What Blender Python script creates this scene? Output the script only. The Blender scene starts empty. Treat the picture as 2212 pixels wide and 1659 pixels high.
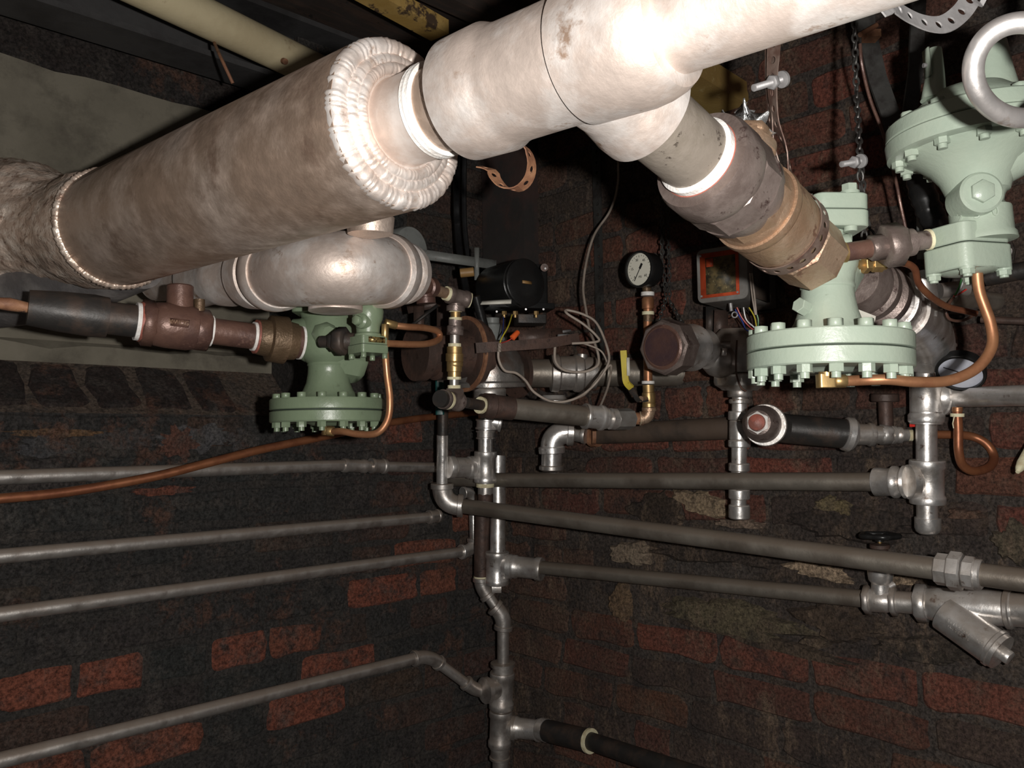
import bpy, math, random
from mathutils import Vector, Matrix, noise
random.seed(7)
FPX=1824.0; CX,CY=1106.0,829.5
VX=Vector((1869,-100.5,-1824)).normalized(); VY=Vector((-1788,-150.5,-1824)).normalized(); VZ=VX.cross(VY).normalized()
RM=Matrix((VX,VY,VZ))                    # camera axes -> room axes (x along left wall, y along right wall, z up)
CAM=Vector((0,0,1.65))
def P(px,py,d): return CAM+RM@Vector(((px-CX)/FPX*d,(CY-py)/FPX*d,-d))
def ray(px,py): return RM@Vector(((px-CX)/FPX,(CY-py)/FPX,-1))
YL=1.70
def L(px,py,off=0.0):
    r=ray(px,py); return CAM+r*((YL-off)/r.y)
XR=L(1078,1200).x
def R(px,py,off=0.0):
    r=ray(px,py); return CAM+r*((XR-off)/r.x)
def H(px,py,h):
    r=ray(px,py); return CAM+r*(h/r.z)
def dep(p): return -((RM.transposed()@(p-CAM)).z)
def u(p): return dep(p)/FPX                # metres per photo pixel at p

C=bpy.context.scene.collection
# ------------------------------------------------------------------ materials
def new(name):
    m=bpy.data.materials.new(name); m.use_nodes=True
    nt=m.node_tree; b=nt.nodes['Principled BSDF']; return m,nt,b
def N(nt,t,**k):
    n=nt.nodes.new(t)
    for a,v in k.items():
        if a.startswith('i_'): n.inputs[a[2:].replace('_',' ')].default_value=v
        else: setattr(n,a,v)
    return n
def rgba(c): return (c[0],c[1],c[2],1)
def mix(nt,f,a,b):
    n=nt.nodes.new('ShaderNodeMix'); n.data_type='RGBA'
    if isinstance(f,(int,float)): n.inputs[0].default_value=f
    else: nt.links.new(f,n.inputs[0])
    for s,v in ((6,a),(7,b)):
        if isinstance(v,tuple): n.inputs[s].default_value=rgba(v)
        else: nt.links.new(v,n.inputs[s])
    return n.outputs[2]
def noi(nt,co,scale,lo,hi,detail=6,rough=.6,stretch=None):
    v=co
    if stretch:
        mp=N(nt,'ShaderNodeMapping'); mp.inputs['Scale'].default_value=stretch; nt.links.new(co,mp.inputs[0]); v=mp.outputs[0]
    n=N(nt,'ShaderNodeTexNoise'); n.inputs['Scale'].default_value=scale; n.inputs['Detail'].default_value=detail; n.inputs['Roughness'].default_value=rough
    nt.links.new(v,n.inputs['Vector'])
    mr=N(nt,'ShaderNodeMapRange'); mr.inputs[1].default_value=lo; mr.inputs[2].default_value=hi
    nt.links.new(n.outputs[0],mr.inputs[0]); return mr.outputs[0],n.outputs[0]
def mat(name,c1,c2=None,c3=None,metal=0,rough=.5,scale=12,lo=.45,hi=.6,lo3=.6,hi3=.66,s3=30,bump=.15,bs=120,rv=.12,stretch=None,dust=None,dustamt=.8,m2=None,spec=.5,bd=.002):
    m,nt,b=new(name)
    tc=N(nt,'ShaderNodeTexCoord'); co=tc.outputs['Object']
    col=c1
    if c2:
        f,raw=noi(nt,co,scale,lo,hi,stretch=stretch); col=mix(nt,f,c1,c2)
        if m2 is not None:
            mr=N(nt,'ShaderNodeMapRange'); nt.links.new(f,mr.inputs[0]); mr.inputs[3].default_value=metal; mr.inputs[4].default_value=m2
            nt.links.new(mr.outputs[0],b.inputs['Metallic'])
    if c3:
        f3,_=noi(nt,co,s3,lo3,hi3,rough=.7); col=mix(nt,f3,col,c3)
    if dust:
        g=N(nt,'ShaderNodeNewGeometry'); sp=N(nt,'ShaderNodeSeparateXYZ'); nt.links.new(g.outputs['Normal'],sp.inputs[0])
        mr=N(nt,'ShaderNodeMapRange'); mr.inputs[1].default_value=.08; mr.inputs[2].default_value=.5; mr.inputs[4].default_value=dustamt
        nt.links.new(sp.outputs[2],mr.inputs[0]); col=mix(nt,mr.outputs[0],col,dust)
        inv=N(nt,'ShaderNodeMath',operation='MULTIPLY_ADD'); nt.links.new(mr.outputs[0],inv.inputs[0]); inv.inputs[1].default_value=-metal; inv.inputs[2].default_value=metal
        nt.links.new(inv.outputs[0],b.inputs['Metallic'])
    if isinstance(col,tuple): b.inputs['Base Color'].default_value=rgba(col)
    else: nt.links.new(col,b.inputs['Base Color'])
    if m2 is None and not dust: b.inputs['Metallic'].default_value=metal
    b.inputs['Specular IOR Level'].default_value=spec
    fr,rawr=noi(nt,co,bs*.3,.3,.7)
    mr=N(nt,'ShaderNodeMapRange'); nt.links.new(fr,mr.inputs[0]); mr.inputs[3].default_value=max(.05,rough-rv); mr.inputs[4].default_value=min(1,rough+rv)
    nt.links.new(mr.outputs[0],b.inputs['Roughness'])
    if bump:
        _,rb=noi(nt,co,bs,0,1,detail=4); bp=N(nt,'ShaderNodeBump'); bp.inputs['Strength'].default_value=bump; bp.inputs['Distance'].default_value=bd
        nt.links.new(rb,bp.inputs['Height']); nt.links.new(bp.outputs[0],b.inputs['Normal'])
    return m
SILV=mat('aluminium_painted_steel',(.50,.365,.28),(.82,.69,.60),(.30,.20,.15),metal=.75,rough=.50,scale=6,lo=.42,hi=.68,s3=16,lo3=.54,hi3=.72,bump=.35,bs=160)
SILV2=mat('aluminium_paint_fresh',(.62,.52,.46),(.80,.74,.70),(.40,.28,.21),metal=.6,rough=.52,scale=14,s3=26,lo3=.58,hi3=.68,bump=.25,bs=140)
ROUGHS=mat('lumpy_aluminium_paint',(.60,.46,.37),(.80,.68,.58),(.30,.20,.15),metal=.5,rough=.42,scale=30,s3=60,lo3=.55,hi3=.65,bump=1,bs=42,stretch=(1,1,2.5),bd=.006)
GALV=mat('silver_painted_pipe',(.58,.55,.52),(.42,.38,.35),metal=.85,rough=.42,scale=25,bump=.25,bs=90,dust=(.20,.155,.12),dustamt=.85)
CHROME=mat('bright_silver_paint',(.78,.76,.74),(.58,.54,.50),(.20,.13,.10),metal=.85,rough=.36,scale=20,s3=50,lo3=.6,hi3=.7,bump=.25,bs=90,dust=(.32,.26,.21),dustamt=.5)
DULL=mat('dusty_steel_pipe',(.29,.26,.22),(.20,.17,.14),metal=.7,rough=.48,scale=9,bump=.25,bs=90,dust=(.135,.105,.08),dustamt=.85)
BLACKP=mat('black_iron_pipe',(.035,.032,.03),(.07,.05,.04),metal=.3,rough=.5,scale=20,bump=.3,bs=90)
RUST=mat('rusty_iron',(.065,.042,.034),(.10,.058,.045),(.04,.025,.02),metal=.25,rough=.55,scale=22,s3=40,bump=.4,bs=110)
RUSTO=mat('orange_rust',(.22,.10,.055),(.34,.17,.09),(.09,.05,.04),metal=.1,rough=.7,scale=30,bump=.5,bs=120)
IRON=mat('grey_brown_iron',(.17,.13,.115),(.25,.20,.18),(.08,.05,.045),metal=.5,rough=.42,scale=25,bump=.4,bs=130)
REDIRON=mat('red_brown_iron',(.15,.080,.060),(.10,.052,.042),(.20,.11,.085),metal=.25,rough=.42,scale=20,bump=.35,bs=120)
BRONZE=mat('cast_bronze',(.44,.285,.185),(.54,.39,.28),(.27,.155,.105),metal=.7,rough=.46,scale=18,bump=.5,bs=190)
BRONZED=mat('dark_cast_bronze',(.13,.085,.050),(.17,.11,.065),(.10,.05,.035),metal=.5,rough=.45,scale=18,bump=.5,bs=190)
BRASS=mat('brass',(.50,.34,.15),(.38,.25,.11),metal=.8,rough=.42,scale=40,bump=.1)
COPPER=mat('copper_tube',(.42,.20,.10),(.34,.15,.075),metal=.6,rough=.42,scale=30,bump=.05)
COPPERD=mat('dull_copper_tube',(.33,.13,.06),(.25,.09,.045),metal=.55,rough=.45,scale=25,bump=.05)
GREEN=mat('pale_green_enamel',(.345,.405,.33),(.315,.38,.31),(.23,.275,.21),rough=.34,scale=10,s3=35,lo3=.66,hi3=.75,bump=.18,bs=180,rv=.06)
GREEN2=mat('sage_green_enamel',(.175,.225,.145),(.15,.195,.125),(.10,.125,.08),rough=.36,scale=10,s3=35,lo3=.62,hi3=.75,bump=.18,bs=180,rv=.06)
GROOVE=mat('joint_gasket',(.02,.03,.02),rough=.8,bump=0)
WHITE=mat('white_thread_sealant',(.85,.83,.80),(.7,.66,.62),rough=.55,scale=60,bump=.5,bs=300)
CREAMT=mat('cream_thread_sealant',(.75,.70,.48),(.6,.52,.33),rough=.6,scale=60,bump=.5,bs=300)
REDP=mat('red_sealant',(.34,.10,.07),(.22,.08,.06),rough=.5,scale=50,bump=.4,bs=200)
BLACK=mat('black_enamel',(.012,.012,.012),rough=.32,bump=.05,bs=200,rv=.08)
RUBBER=mat('black_cable_jacket',(.012,.012,.013),rough=.5,bump=.1)
CREAM=mat('cream_painted_pipe',(.55,.47,.30),(.48,.40,.25),(.30,.22,.13),rough=.6,scale=8,s3=18,lo3=.62,hi3=.74,bump=.2)
MUSTARD=mat('mustard_painted_timber',(.40,.25,.07),(.50,.33,.11),(.08,.05,.03),rough=.6,scale=8,s3=20,lo3=.54,hi3=.6,bump=.25)
PAPER=mat('paper_label',(.7,.68,.6),(.6,.57,.5),rough=.6,scale=40,bump=0)
DIAL=mat('gauge_dial_white',(.72,.70,.60),rough=.5,bump=0)
BLUED=mat('steam_stained_dial',(.62,.64,.72),(.5,.52,.6),rough=.4,scale=20,bump=0)
INK=mat('black_ink',(.01,.01,.01),rough=.6,bump=0)
GREYBOX=mat('grey_enamel_box',(.24,.235,.22),(.17,.155,.14),metal=.1,rough=.45,scale=14,bump=.15)
DARKBOX=mat('dark_plastic_box',(.035,.03,.026),(.06,.045,.035),rough=.5,scale=14,bump=.1)
ORANGE=mat('orange_red_label',(.60,.09,.03),(.45,.06,.02),rough=.5,scale=40,bump=0)
ORANGEP=mat('orange_plastic',(.80,.13,.03),rough=.4,bump=0)
REDPL=mat('red_plastic',(.65,.03,.02),rough=.4,bump=0)
YELLOWP=mat('yellow_vinyl_grip',(.62,.50,.06),(.55,.42,.05),rough=.4,scale=30,bump=.05)
LABELD=mat('worn_nameplate',(.20,.15,.07),(.05,.045,.03),(.35,.30,.16),rough=.5,scale=60,s3=90,lo=.4,hi=.6,bump=.1)
BRASSPL=mat('brass_nameplate',(.30,.22,.08),(.06,.04,.02),metal=.6,rough=.35,scale=300,lo=.5,hi=.55,bump=0)
WIRE=mat('grey_beige_cable',(.36,.30,.25),(.28,.23,.19),rough=.5,scale=30,bump=0)
ZINC=mat('galvanised_strap_steel',(.40,.39,.39),(.30,.29,.29),metal=.5,rough=.5,scale=30,bump=.2)
DKSTEEL=mat('dark_slotted_steel',(.085,.083,.078),(.05,.045,.042),metal=.5,rough=.45,scale=30,bump=.1)
OLDSTRAP=mat('tarnished_strap_steel',(.20,.145,.12),(.12,.07,.055),metal=.4,rough=.5,scale=40,bump=.2)
TEAL=mat('dark_teal_grip',(.01,.07,.065),rough=.35,bump=0)
GREYW=mat('grey_painted_casting',(.22,.23,.22),(.16,.165,.155),(.10,.06,.04),rough=.5,scale=12,s3=30,lo3=.62,hi3=.72,bump=.2)
FOIL=mat('crumpled_foil_tape',(.75,.76,.76),metal=.9,rough=.3,bump=1,bs=60,bd=.004)
TIMBER=mat('dark_old_timber',(.035,.025,.02),(.06,.035,.025),(.015,.012,.01),rough=.8,scale=6,bump=.4,bs=40,stretch=(1,8,8))
BEAMM=mat('dark_grey_steel_beam',(.05,.048,.048),(.03,.028,.028),rough=.6,scale=6,bump=.2)
HANDLE=mat('aged_wood_brown',(.30,.17,.06),rough=.5,bump=0)
WIRES={k:mat('wire_'+k,c,rough=.4,bump=0) for k,c in dict(red=(.5,.04,.03),blue=(.03,.06,.3),white=(.7,.7,.7),yellow=(.6,.5,.05),green=(.05,.25,.06),brown=(.10,.05,.035)).items()}

def wallmat(name,kind):
    m,nt,b=new(name); tc=N(nt,'ShaderNodeTexCoord'); co0=tc.outputs['Object']
    wn=N(nt,'ShaderNodeTexNoise'); wn.inputs['Scale'].default_value=26; wn.inputs['Detail'].default_value=6; nt.links.new(co0,wn.inputs['Vector'])
    wv=N(nt,'ShaderNodeVectorMath',operation='MULTIPLY_ADD'); nt.links.new(wn.outputs['Color'],wv.inputs[0]); wv.inputs[1].default_value=(.03,.03,.03); nt.links.new(co0,wv.inputs[2]); co=wv.outputs[0]
    at=N(nt,'ShaderNodeVertexColor'); at.layer_name='Col'
    bc=at.outputs[0]; al=at.outputs[1]
    left=kind=='left'
    # grime over everything, patchy
    soot=(.050,.047,.045) if left else (.075,.058,.050)
    g1,_=noi(nt,co,4.5,.36,.60,detail=12,rough=.72)
    g1b=N(nt,'ShaderNodeMath',operation='MULTIPLY_ADD'); nt.links.new(g1,g1b.inputs[0]); g1b.inputs[1].default_value=.55 if left else .70; g1b.inputs[2].default_value=.42 if left else .22
    col=mix(nt,g1b.outputs[0],bc,soot)
    # exposed bricks keep their red where the grime has been scraped off, with rough edges
    kn,_=noi(nt,co,30,.36,.50,detail=8,rough=.7)
    k=N(nt,'ShaderNodeMath',operation='MULTIPLY'); nt.links.new(al,k.inputs[0]); nt.links.new(kn,k.inputs[1])
    col=mix(nt,k.outputs[0],col,bc)
    f,_=noi(nt,co,14,.50,.68,detail=12,rough=.78); col=mix(nt,f,col,(.105,.088,.076) if left else (.155,.110,.080))
    f,_=noi(nt,co,9,.55,.64,detail=10,rough=.75); fm=N(nt,'ShaderNodeMath',operation='MULTIPLY'); nt.links.new(f,fm.inputs[0]); fm.inputs[1].default_value=.6
    col=mix(nt,fm.outputs[0],col,(.18,.085,.055) if left else (.035,.032,.032))
    f,_=noi(nt,co,17,.54,.68,detail=10,rough=.8,stretch=(1,1,.28)); fm=N(nt,'ShaderNodeMath',operation='MULTIPLY'); nt.links.new(f,fm.inputs[0]); fm.inputs[1].default_value=.45 if left else .9
    col=mix(nt,fm.outputs[0],col,(.15,.135,.12) if left else (.27,.19,.13))
    # fine speckle
    sp,_=noi(nt,co0,150,.36,.64,detail=3,rough=.8)
    mr=N(nt,'ShaderNodeMapRange'); nt.links.new(sp,mr.inputs[0]); mr.inputs[3].default_value=.45; mr.inputs[4].default_value=1.6
    vm=N(nt,'ShaderNodeVectorMath',operation='SCALE'); nt.links.new(col,vm.inputs[0]); nt.links.new(mr.outputs[0],vm.inputs[3]); col=vm.outputs[0]
    nt.links.new(col,b.inputs['Base Color']); b.inputs['Roughness'].default_value=.62; b.inputs['Specular IOR Level'].default_value=.35
    _,rb=noi(nt,co,26,0,1,detail=12,rough=.78); bp=N(nt,'ShaderNodeBump'); bp.inputs['Strength'].default_value=1; bp.inputs['Distance'].default_value=.014
    nt.links.new(rb,bp.inputs['Height']); nt.links.new(bp.outputs[0],b.inputs['Normal'])
    return m
WL=wallmat('sooty_painted_brick','left'); WR=wallmat('old_red_brick','right')
PLASTER=mat('grimy_cement_plaster',(.20,.18,.14),(.15,.135,.105),(.10,.088,.07),rough=.85,scale=5,s3=9,lo3=.50,hi3=.72,bump=.5,bs=50,spec=.2)

# ------------------------------------------------------------------ mesh builder
def cat(pts,n=8,closed=False):
    pts=[Vector(p) for p in pts]; out=[]
    for i in range(len(pts)-1):
        p0=pts[max(0,i-1)];p1=pts[i];p2=pts[i+1];p3=pts[min(len(pts)-1,i+2)]
        for k in range(n):
            t=k/n; out.append(.5*((2*p1)+(p2-p0)*t+(2*p0-5*p1+4*p2-p3)*t*t+(3*p1-p0-3*p2+p3)*t**3))
    out.append(pts[-1]); return out
class MB:
    def __init__(s,T=None): s.v=[];s.f=[];s.T=T or Matrix.Identity(4)
    def add(s,vs,fs):
        o=len(s.v); s.v+=[s.T@Vector(v) for v in vs]; s.f+=[tuple(o+i for i in f) for f in fs]; return s
    def lathe(s,p0,p1,prof,seg=32,ref=None,fn=None):
        p0=Vector(p0); a=(Vector(p1)-p0).normalized()
        r=Vector(ref) if ref else (Vector((0,0,1)) if abs(a.z)<.9 else Vector((1,0,0)))
        x=(r-a*r.dot(a)).normalized(); y=a.cross(x)
        vs=[];fs=[]
        for j,(t,rad) in enumerate(prof):
            for i in range(seg):
                an=2*math.pi*i/seg; rr=rad*(fn(j,an) if fn else 1)
                vs.append(p0+a*t+(x*math.cos(an)+y*math.sin(an))*rr)
        for j in range(len(prof)-1):
            for i in range(seg):
                k=(i+1)%seg; fs.append((j*seg+i,j*seg+k,(j+1)*seg+k,(j+1)*seg+i))
        fs.append(tuple(range(seg))[::-1]); n=(len(prof)-1)*seg; fs.append(tuple(range(n,n+seg)))
        return s.add(vs,fs)
    def cyl(s,p0,p1,r,r1=None,seg=24,ref=None,bev=0):
        p0=Vector(p0);p1=Vector(p1);l=(p1-p0).length; r1=r if r1 is None else r1
        pr=[(0,r-bev),(bev,r),(l-bev,r1),(l,r1-bev)] if bev else [(0,r),(l,r1)]
        return s.lathe(p0,p1,pr,seg,ref)
    def hex(s,p0,p1,r,ref=None,bev=None,seg=6):
        b=r*.07 if bev is None else bev
        return s.cyl(p0,p1,r,seg=seg,ref=ref,bev=b)
    def tube(s,pts,r,seg=14,caps=True):
        pts=[Vector(p) for p in pts]; n=len(pts)
        t0=(pts[1]-pts[0]).normalized(); up=Vector((0,0,1)) if abs(t0.z)<.9 else Vector((1,0,0))
        x=(up-t0*up.dot(t0)).normalized(); vs=[];fs=[]
        for i,p in enumerate(pts):
            t=(pts[min(n-1,i+1)]-pts[max(0,i-1)]).normalized()
            x=(x-t*x.dot(t)).normalized(); y=t.cross(x); rr=r[i] if isinstance(r,(list,tuple)) else r
            for k in range(seg):
                a=2*math.pi*k/seg; vs.append(p+(x*math.cos(a)+y*math.sin(a))*rr)
        for j in range(n-1):
            for i in range(seg):
                k=(i+1)%seg; fs.append((j*seg+i,j*seg+k,(j+1)*seg+k,(j+1)*seg+i))
        if caps: fs.append(tuple(range(seg))[::-1]); fs.append(tuple(range((n-1)*seg,n*seg)))
        return s.add(vs,fs)
    def box(s,c,sz,M=None,bev=0):
        c=Vector(c); M=M or Matrix.Identity(3); x,y,z=[q/2 for q in sz]
        if not bev:
            vs=[c+M@Vector((a*x,b*y,d*z)) for a in(-1,1) for b in(-1,1) for d in(-1,1)]
            return s.add(vs,[(0,1,3,2),(4,6,7,5),(0,4,5,1),(2,3,7,6),(0,2,6,4),(1,5,7,3)])
        # rounded corners seen along z, bevelled top and bottom
        out=[]
        def ring(sx,sy,zz):
            q=[]
            for (cx,cy,a0) in ((x-bev,y-bev,0),(-x+bev,y-bev,90),(-x+bev,-y+bev,180),(x-bev,-y+bev,270)):
                for k in range(5):
                    a=math.radians(a0+k*22.5); q.append(c+M@Vector((cx+(bev-sx)*math.cos(a),cy+(bev-sy)*math.sin(a),zz)))
            return q
        b=bev*.11; rs=[ring(b,b,-z),ring(0,0,-z+b),ring(0,0,z-b),ring(b,b,z)]
        for q in rs: out+=q
        n=20; fs=[]
        for j in range(3):
            for i in range(n): fs.append((j*n+i,j*n+(i+1)%n,(j+1)*n+(i+1)%n,(j+1)*n+i))
        fs.append(tuple(range(n))[::-1]); fs.append(tuple(range(3*n,4*n)))
        return s.add(out,fs)
    def strip(s,pts,wdir,w,th):
        """flat metal strip along pts; wdir = list or single vector across the strip"""
        pts=[Vector(p) for p in pts]; n=len(pts); vs=[];fs=[]
        for i,p in enumerate(pts):
            t=(pts[min(n-1,i+1)]-pts[max(0,i-1)]).normalized(); wd=Vector(wdir[i] if isinstance(wdir,list) else wdir)
            wd=(wd-t*wd.dot(t)).normalized(); nn=t.cross(wd)
            for a,b in ((-1,-1),(1,-1),(1,1),(-1,1)): vs.append(p+wd*a*w/2+nn*b*th/2)
        for j in range(n-1):
            for i in range(4): k=(i+1)%4; fs.append((j*4+i,j*4+k,(j+1)*4+k,(j+1)*4+i))
        fs.append((3,2,1,0)); fs.append(tuple(range(4*n-4,4*n)))
        return s.add(vs,fs)
def pstrip(m,pts,wdir,w,th,hole,pitch,phase=0.0):
    """perforated strap: square cells with an octagonal hole through each"""
    pts=[Vector(p) for p in pts]; cum=[0]
    for a,b in zip(pts,pts[1:]): cum.append(cum[-1]+(b-a).length)
    tot=cum[-1]; ncell=max(1,int(tot/pitch)); pitch=tot/ncell
    def at(sv):
        sv=max(0,min(tot,sv))
        for i in range(len(pts)-1):
            if sv<=cum[i+1] or i==len(pts)-2:
                f=(sv-cum[i])/max(1e-9,cum[i+1]-cum[i]); p=pts[i].lerp(pts[i+1],f); t=(pts[i+1]-pts[i]).normalized()
                if isinstance(wdir,list): wd=Vector(wdir[i]).lerp(Vector(wdir[i+1]),f)
                else: wd=Vector(wdir)
                wd=(wd-t*wd.dot(t)).normalized(); return p,wd,t.cross(wd)
    K=16
    for c in range(ncell):
        vs=[]
        for side in (-1,1):
            for ring in (0,1):
                for k in range(K):
                    a=2*math.pi*k/K; ca,sa=math.cos(a),math.sin(a)
                    if ring==0: sx,sy=ca*hole,sa*hole
                    else:
                        q=max(abs(ca),abs(sa)); sx,sy=ca/q*pitch/2,sa/q*w/2
                    p,wd,nn=at((c+.5)*pitch+sx); vs.append(p+wd*sy+nn*side*th/2)
        fs=[]
        for k in range(K):
            j=(k+1)%K
            fs.append((k,j,K+j,K+k)); fs.append((2*K+k,3*K+k,3*K+j,2*K+j)); fs.append((k,2*K+k,2*K+j,j)); fs.append((K+k,K+j,3*K+j,3*K+k))
        m.add(vs,fs)
    return m
def link(name,mb,m,parent=None,org=None,smooth=True,ang=38):
    org=Vector(org) if org is not None else Vector((0,0,0))
    me=bpy.data.meshes.new(name); me.from_pydata([tuple(v-org) for v in mb.v],[],mb.f)
    if m: me.materials.append(m)
    if smooth:
        me.polygons.foreach_set('use_smooth',[True]*len(me.polygons))
        me.update(); lim=math.radians(ang); ef={}
        ns=[p.normal.copy() for p in me.polygons]
        for p in me.polygons:
            for k in p.edge_keys: ef.setdefault(k,[]).append(p.index)
        for e in me.edges:
            q=ef.get(e.key,[])
            if len(q)!=2 or ns[q[0]].angle(ns[q[1]],3)>lim: e.use_edge_sharp=True
    me.validate(); o=bpy.data.objects.new(name,me); C.objects.link(o)
    return o
def centre(vs):
    xs=[v.x for v in vs];ys=[v.y for v in vs];zs=[v.z for v in vs]
    return Vector(((min(xs)+max(xs))/2,(min(ys)+max(ys))/2,min(zs)))
def thing(name,label,category,base,group=None):
    o=bpy.data.objects.new(name,None); C.objects.link(o); o.empty_display_size=.02; o.location=base
    o['label']=label; o['category']=category
    if group: o['group']=group
    return o
def wloc(o):
    p=Vector((0,0,0))
    while o: p+=o.location; o=o.parent
    return p
def part(name,mb,m,parent,label=None,**k):
    o=link(name,mb,m,org=wloc(parent),**k); o.parent=parent
    if label: o['label']=label
    return o
def solo(name,mb,m,label,category,group=None,**k):
    b=centre(mb.v); o=link(name,mb,m,org=b,**k); o.location=b; o['label']=label; o['category']=category
    if group: o['group']=group
    return o
def struct(name,mb,m,**k):
    o=link(name,mb,m,**k); o['kind']='structure'; return o
RIGHT=(RM@Vector((1,0,0))); RIGHT.z=0; RIGHT.normalize(); FWD=Vector((0,0,1)).cross(RIGHT).normalized()
def F(px,py,d,yaw=0,roll=0,pitch=0):
    """frame at a point: x right, y away, z up, one unit = one photo pixel at that distance"""
    o=P(px,py,d); s=d/FPX
    B=Matrix((RIGHT,FWD,Vector((0,0,1)))).transposed()
    return Matrix.Translation(o)@B.to_4x4()@Matrix.Rotation(math.radians(yaw),4,'Z')@Matrix.Rotation(math.radians(pitch),4,'X')@Matrix.Rotation(math.radians(roll),4,'Y')@Matrix.Scale(s,4)
def fitprof(l,r,Rr,rim=.18):
    return [(0,r),(0,Rr*.97),(l*.03,Rr),(l*rim,Rr),(l*(rim+.05),Rr*.9),(l*(.95-rim),Rr*.9),(l*(1-rim),Rr),(l*.97,Rr),(l,Rr*.97),(l,r)]
def coupling(root,a,b,r,m,name='coupling',k=1.35,rim=.18,label=None):
    a=Vector(a);b=Vector(b); return part(name,MB().lathe(a,b,fitprof((b-a).length,r*.9,r*k,rim)),m,root,label)
def arc(pa,pc,pb,n=12):
    pa,pc,pb=Vector(pa),Vector(pc),Vector(pb)
    return [pa*(1-t)**2+pc*2*t*(1-t)+pb*t*t for t in [i/n for i in range(n+1)]]
def elbow(root,pa,pc,pb,r,m,name='elbow',k=1.22,label=None):
    pa,pc,pb=Vector(pa),Vector(pc),Vector(pb); mb=MB()
    mb.tube(arc(pa,pc,pb),r*k,seg=20)
    for e,q in ((pa,pc),(pb,pc)):
        dd=(q-e).normalized(); mb.cyl(e-dd*r*.35,e+dd*r*.35,r*k*1.16,seg=24,bev=r*.08)
    return part(name,mb,m,root,label)
def tee(root,a,b,c,r,m,name='tee',k=1.25,label=None):
    a,b,c=Vector(a),Vector(b),Vector(c); mb=MB(); l=(b-a).length; mb.lathe(a,b,fitprof(l,r*.9,r*k*1.12,.16))
    t=(c-a).dot((b-a).normalized()); j=a+(b-a).normalized()*t; cl=(c-j).length
    mb.lathe(j,c,[(0,r*k*.4),(r*.8,r*k*.92),(cl-r*.6,r*k),(cl-r*.55,r*k*1.14),(cl,r*k*1.14),(cl,r*.8)])
    return part(name,mb,m,root,label)
def pipe(root,a,b,r,m,name='pipe',seg=24,label=None): return part(name,MB().cyl(a,b,r,seg=seg),m,root,label)
def hexn(root,a,b,r,m,name='nut',label=None,seg=6): return part(name,MB().hex(a,b,r,seg=seg),m,root,label)
def lerp(a,b,t): return Vector(a)+(Vector(b)-Vector(a))*t

# ------------------------------------------------------------------ camera, light
cd=bpy.data.cameras.new('camera'); cam=bpy.data.objects.new('camera',cd); C.objects.link(cam)
cd.sensor_width=36; cd.lens=36*FPX/2212; cd.clip_start=.02
cam.matrix_world=Matrix.Translation(CAM)@RM.to_4x4(); bpy.context.scene.camera=cam
fl=bpy.data.lights.new('camera_flash','POINT'); fl.energy=60; fl.color=(1,.965,.92); fl.shadow_soft_size=.010
fo=bpy.data.objects.new('camera_flash',fl); C.objects.link(fo); fo.location=CAM+RM@Vector((.085,.012,.01))
w=bpy.data.worlds.new('world'); bpy.context.scene.world=w; w.use_nodes=True
w.node_tree.nodes['Background'].inputs[0].default_value=(.9,.95,1,1); w.node_tree.nodes['Background'].inputs[1].default_value=.012
vs=bpy.context.scene.view_settings; vs.view_transform='Standard'; vs.look='None'; vs.exposure=0; vs.gamma=1; vs.use_curve_mapping=False

# ------------------------------------------------------------------ setting
CEIL=CAM.z+.98; SL0=L(223,893).z; SL1=SL0+.118; XB=L(640,850).x   # sloped brick shoulder of the left wall
XMIN=-2.6; YMIN=-1.6
def colmesh(name,quads,m,org=(0,0,0)):
    """quads: list of (8 or 4 verts, colour, keep)"""
    vs=[];fs=[];cols=[]
    for vv,c in quads:
        o=len(vs); vs+=vv
        if len(vv)==4: fs.append((o,o+1,o+2,o+3)); cols.append(c)
        else:
            k=len(vv)//2
            fs.append(tuple(o+k+i for i in range(k))); cols.append(c)
            for i in range(k): j=(i+1)%k; fs.append((o+i,o+j,o+k+j,o+k+i)); cols.append(c)
    me=bpy.data.meshes.new(name); me.from_pydata([tuple(v) for v in vs],[],fs); me.materials.append(m)
    at=me.color_attributes.new('Col','FLOAT_COLOR','CORNER')
    for p in me.polygons:
        for li in p.loop_indices: at.data[li].color=cols[p.index]
    me.validate(); o=bpy.data.objects.new(name,me); C.objects.link(o); o['kind']='structure'; return o
def brick(fn,a0,a1,b0,b1,h,c,jit=.0035):
    """fn(a,b,out) -> point; worn brick face with a ragged outline"""
    L_,H_=a1-a0,b1-b0; ca=(a0+a1)/2;cb=(b0+b1)/2; sd=random.uniform(0,99); pts=[]
    n=28
    for k in range(n):
        t=2*math.pi*k/n; x,y=math.cos(t),math.sin(t); e=.22
        x=math.copysign(abs(x)**e,x); y=math.copysign(abs(y)**e,y)
        q=noise.noise(Vector((x*2.3,y*2.3,sd))); q2=noise.noise(Vector((x*2.3,y*2.3,sd+50)))
        pts.append((ca+x*L_/2+q*jit*2.2,cb+y*H_/2+q2*jit*2.2))
    lo=[fn(a,b,0) for a,b in pts]; hi=[fn(a-math.copysign(.004,a-ca),b-math.copysign(.004,b-cb),h) for a,b in pts]
    return (lo+hi,c)
PIT=.0765; BH=.063
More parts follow.
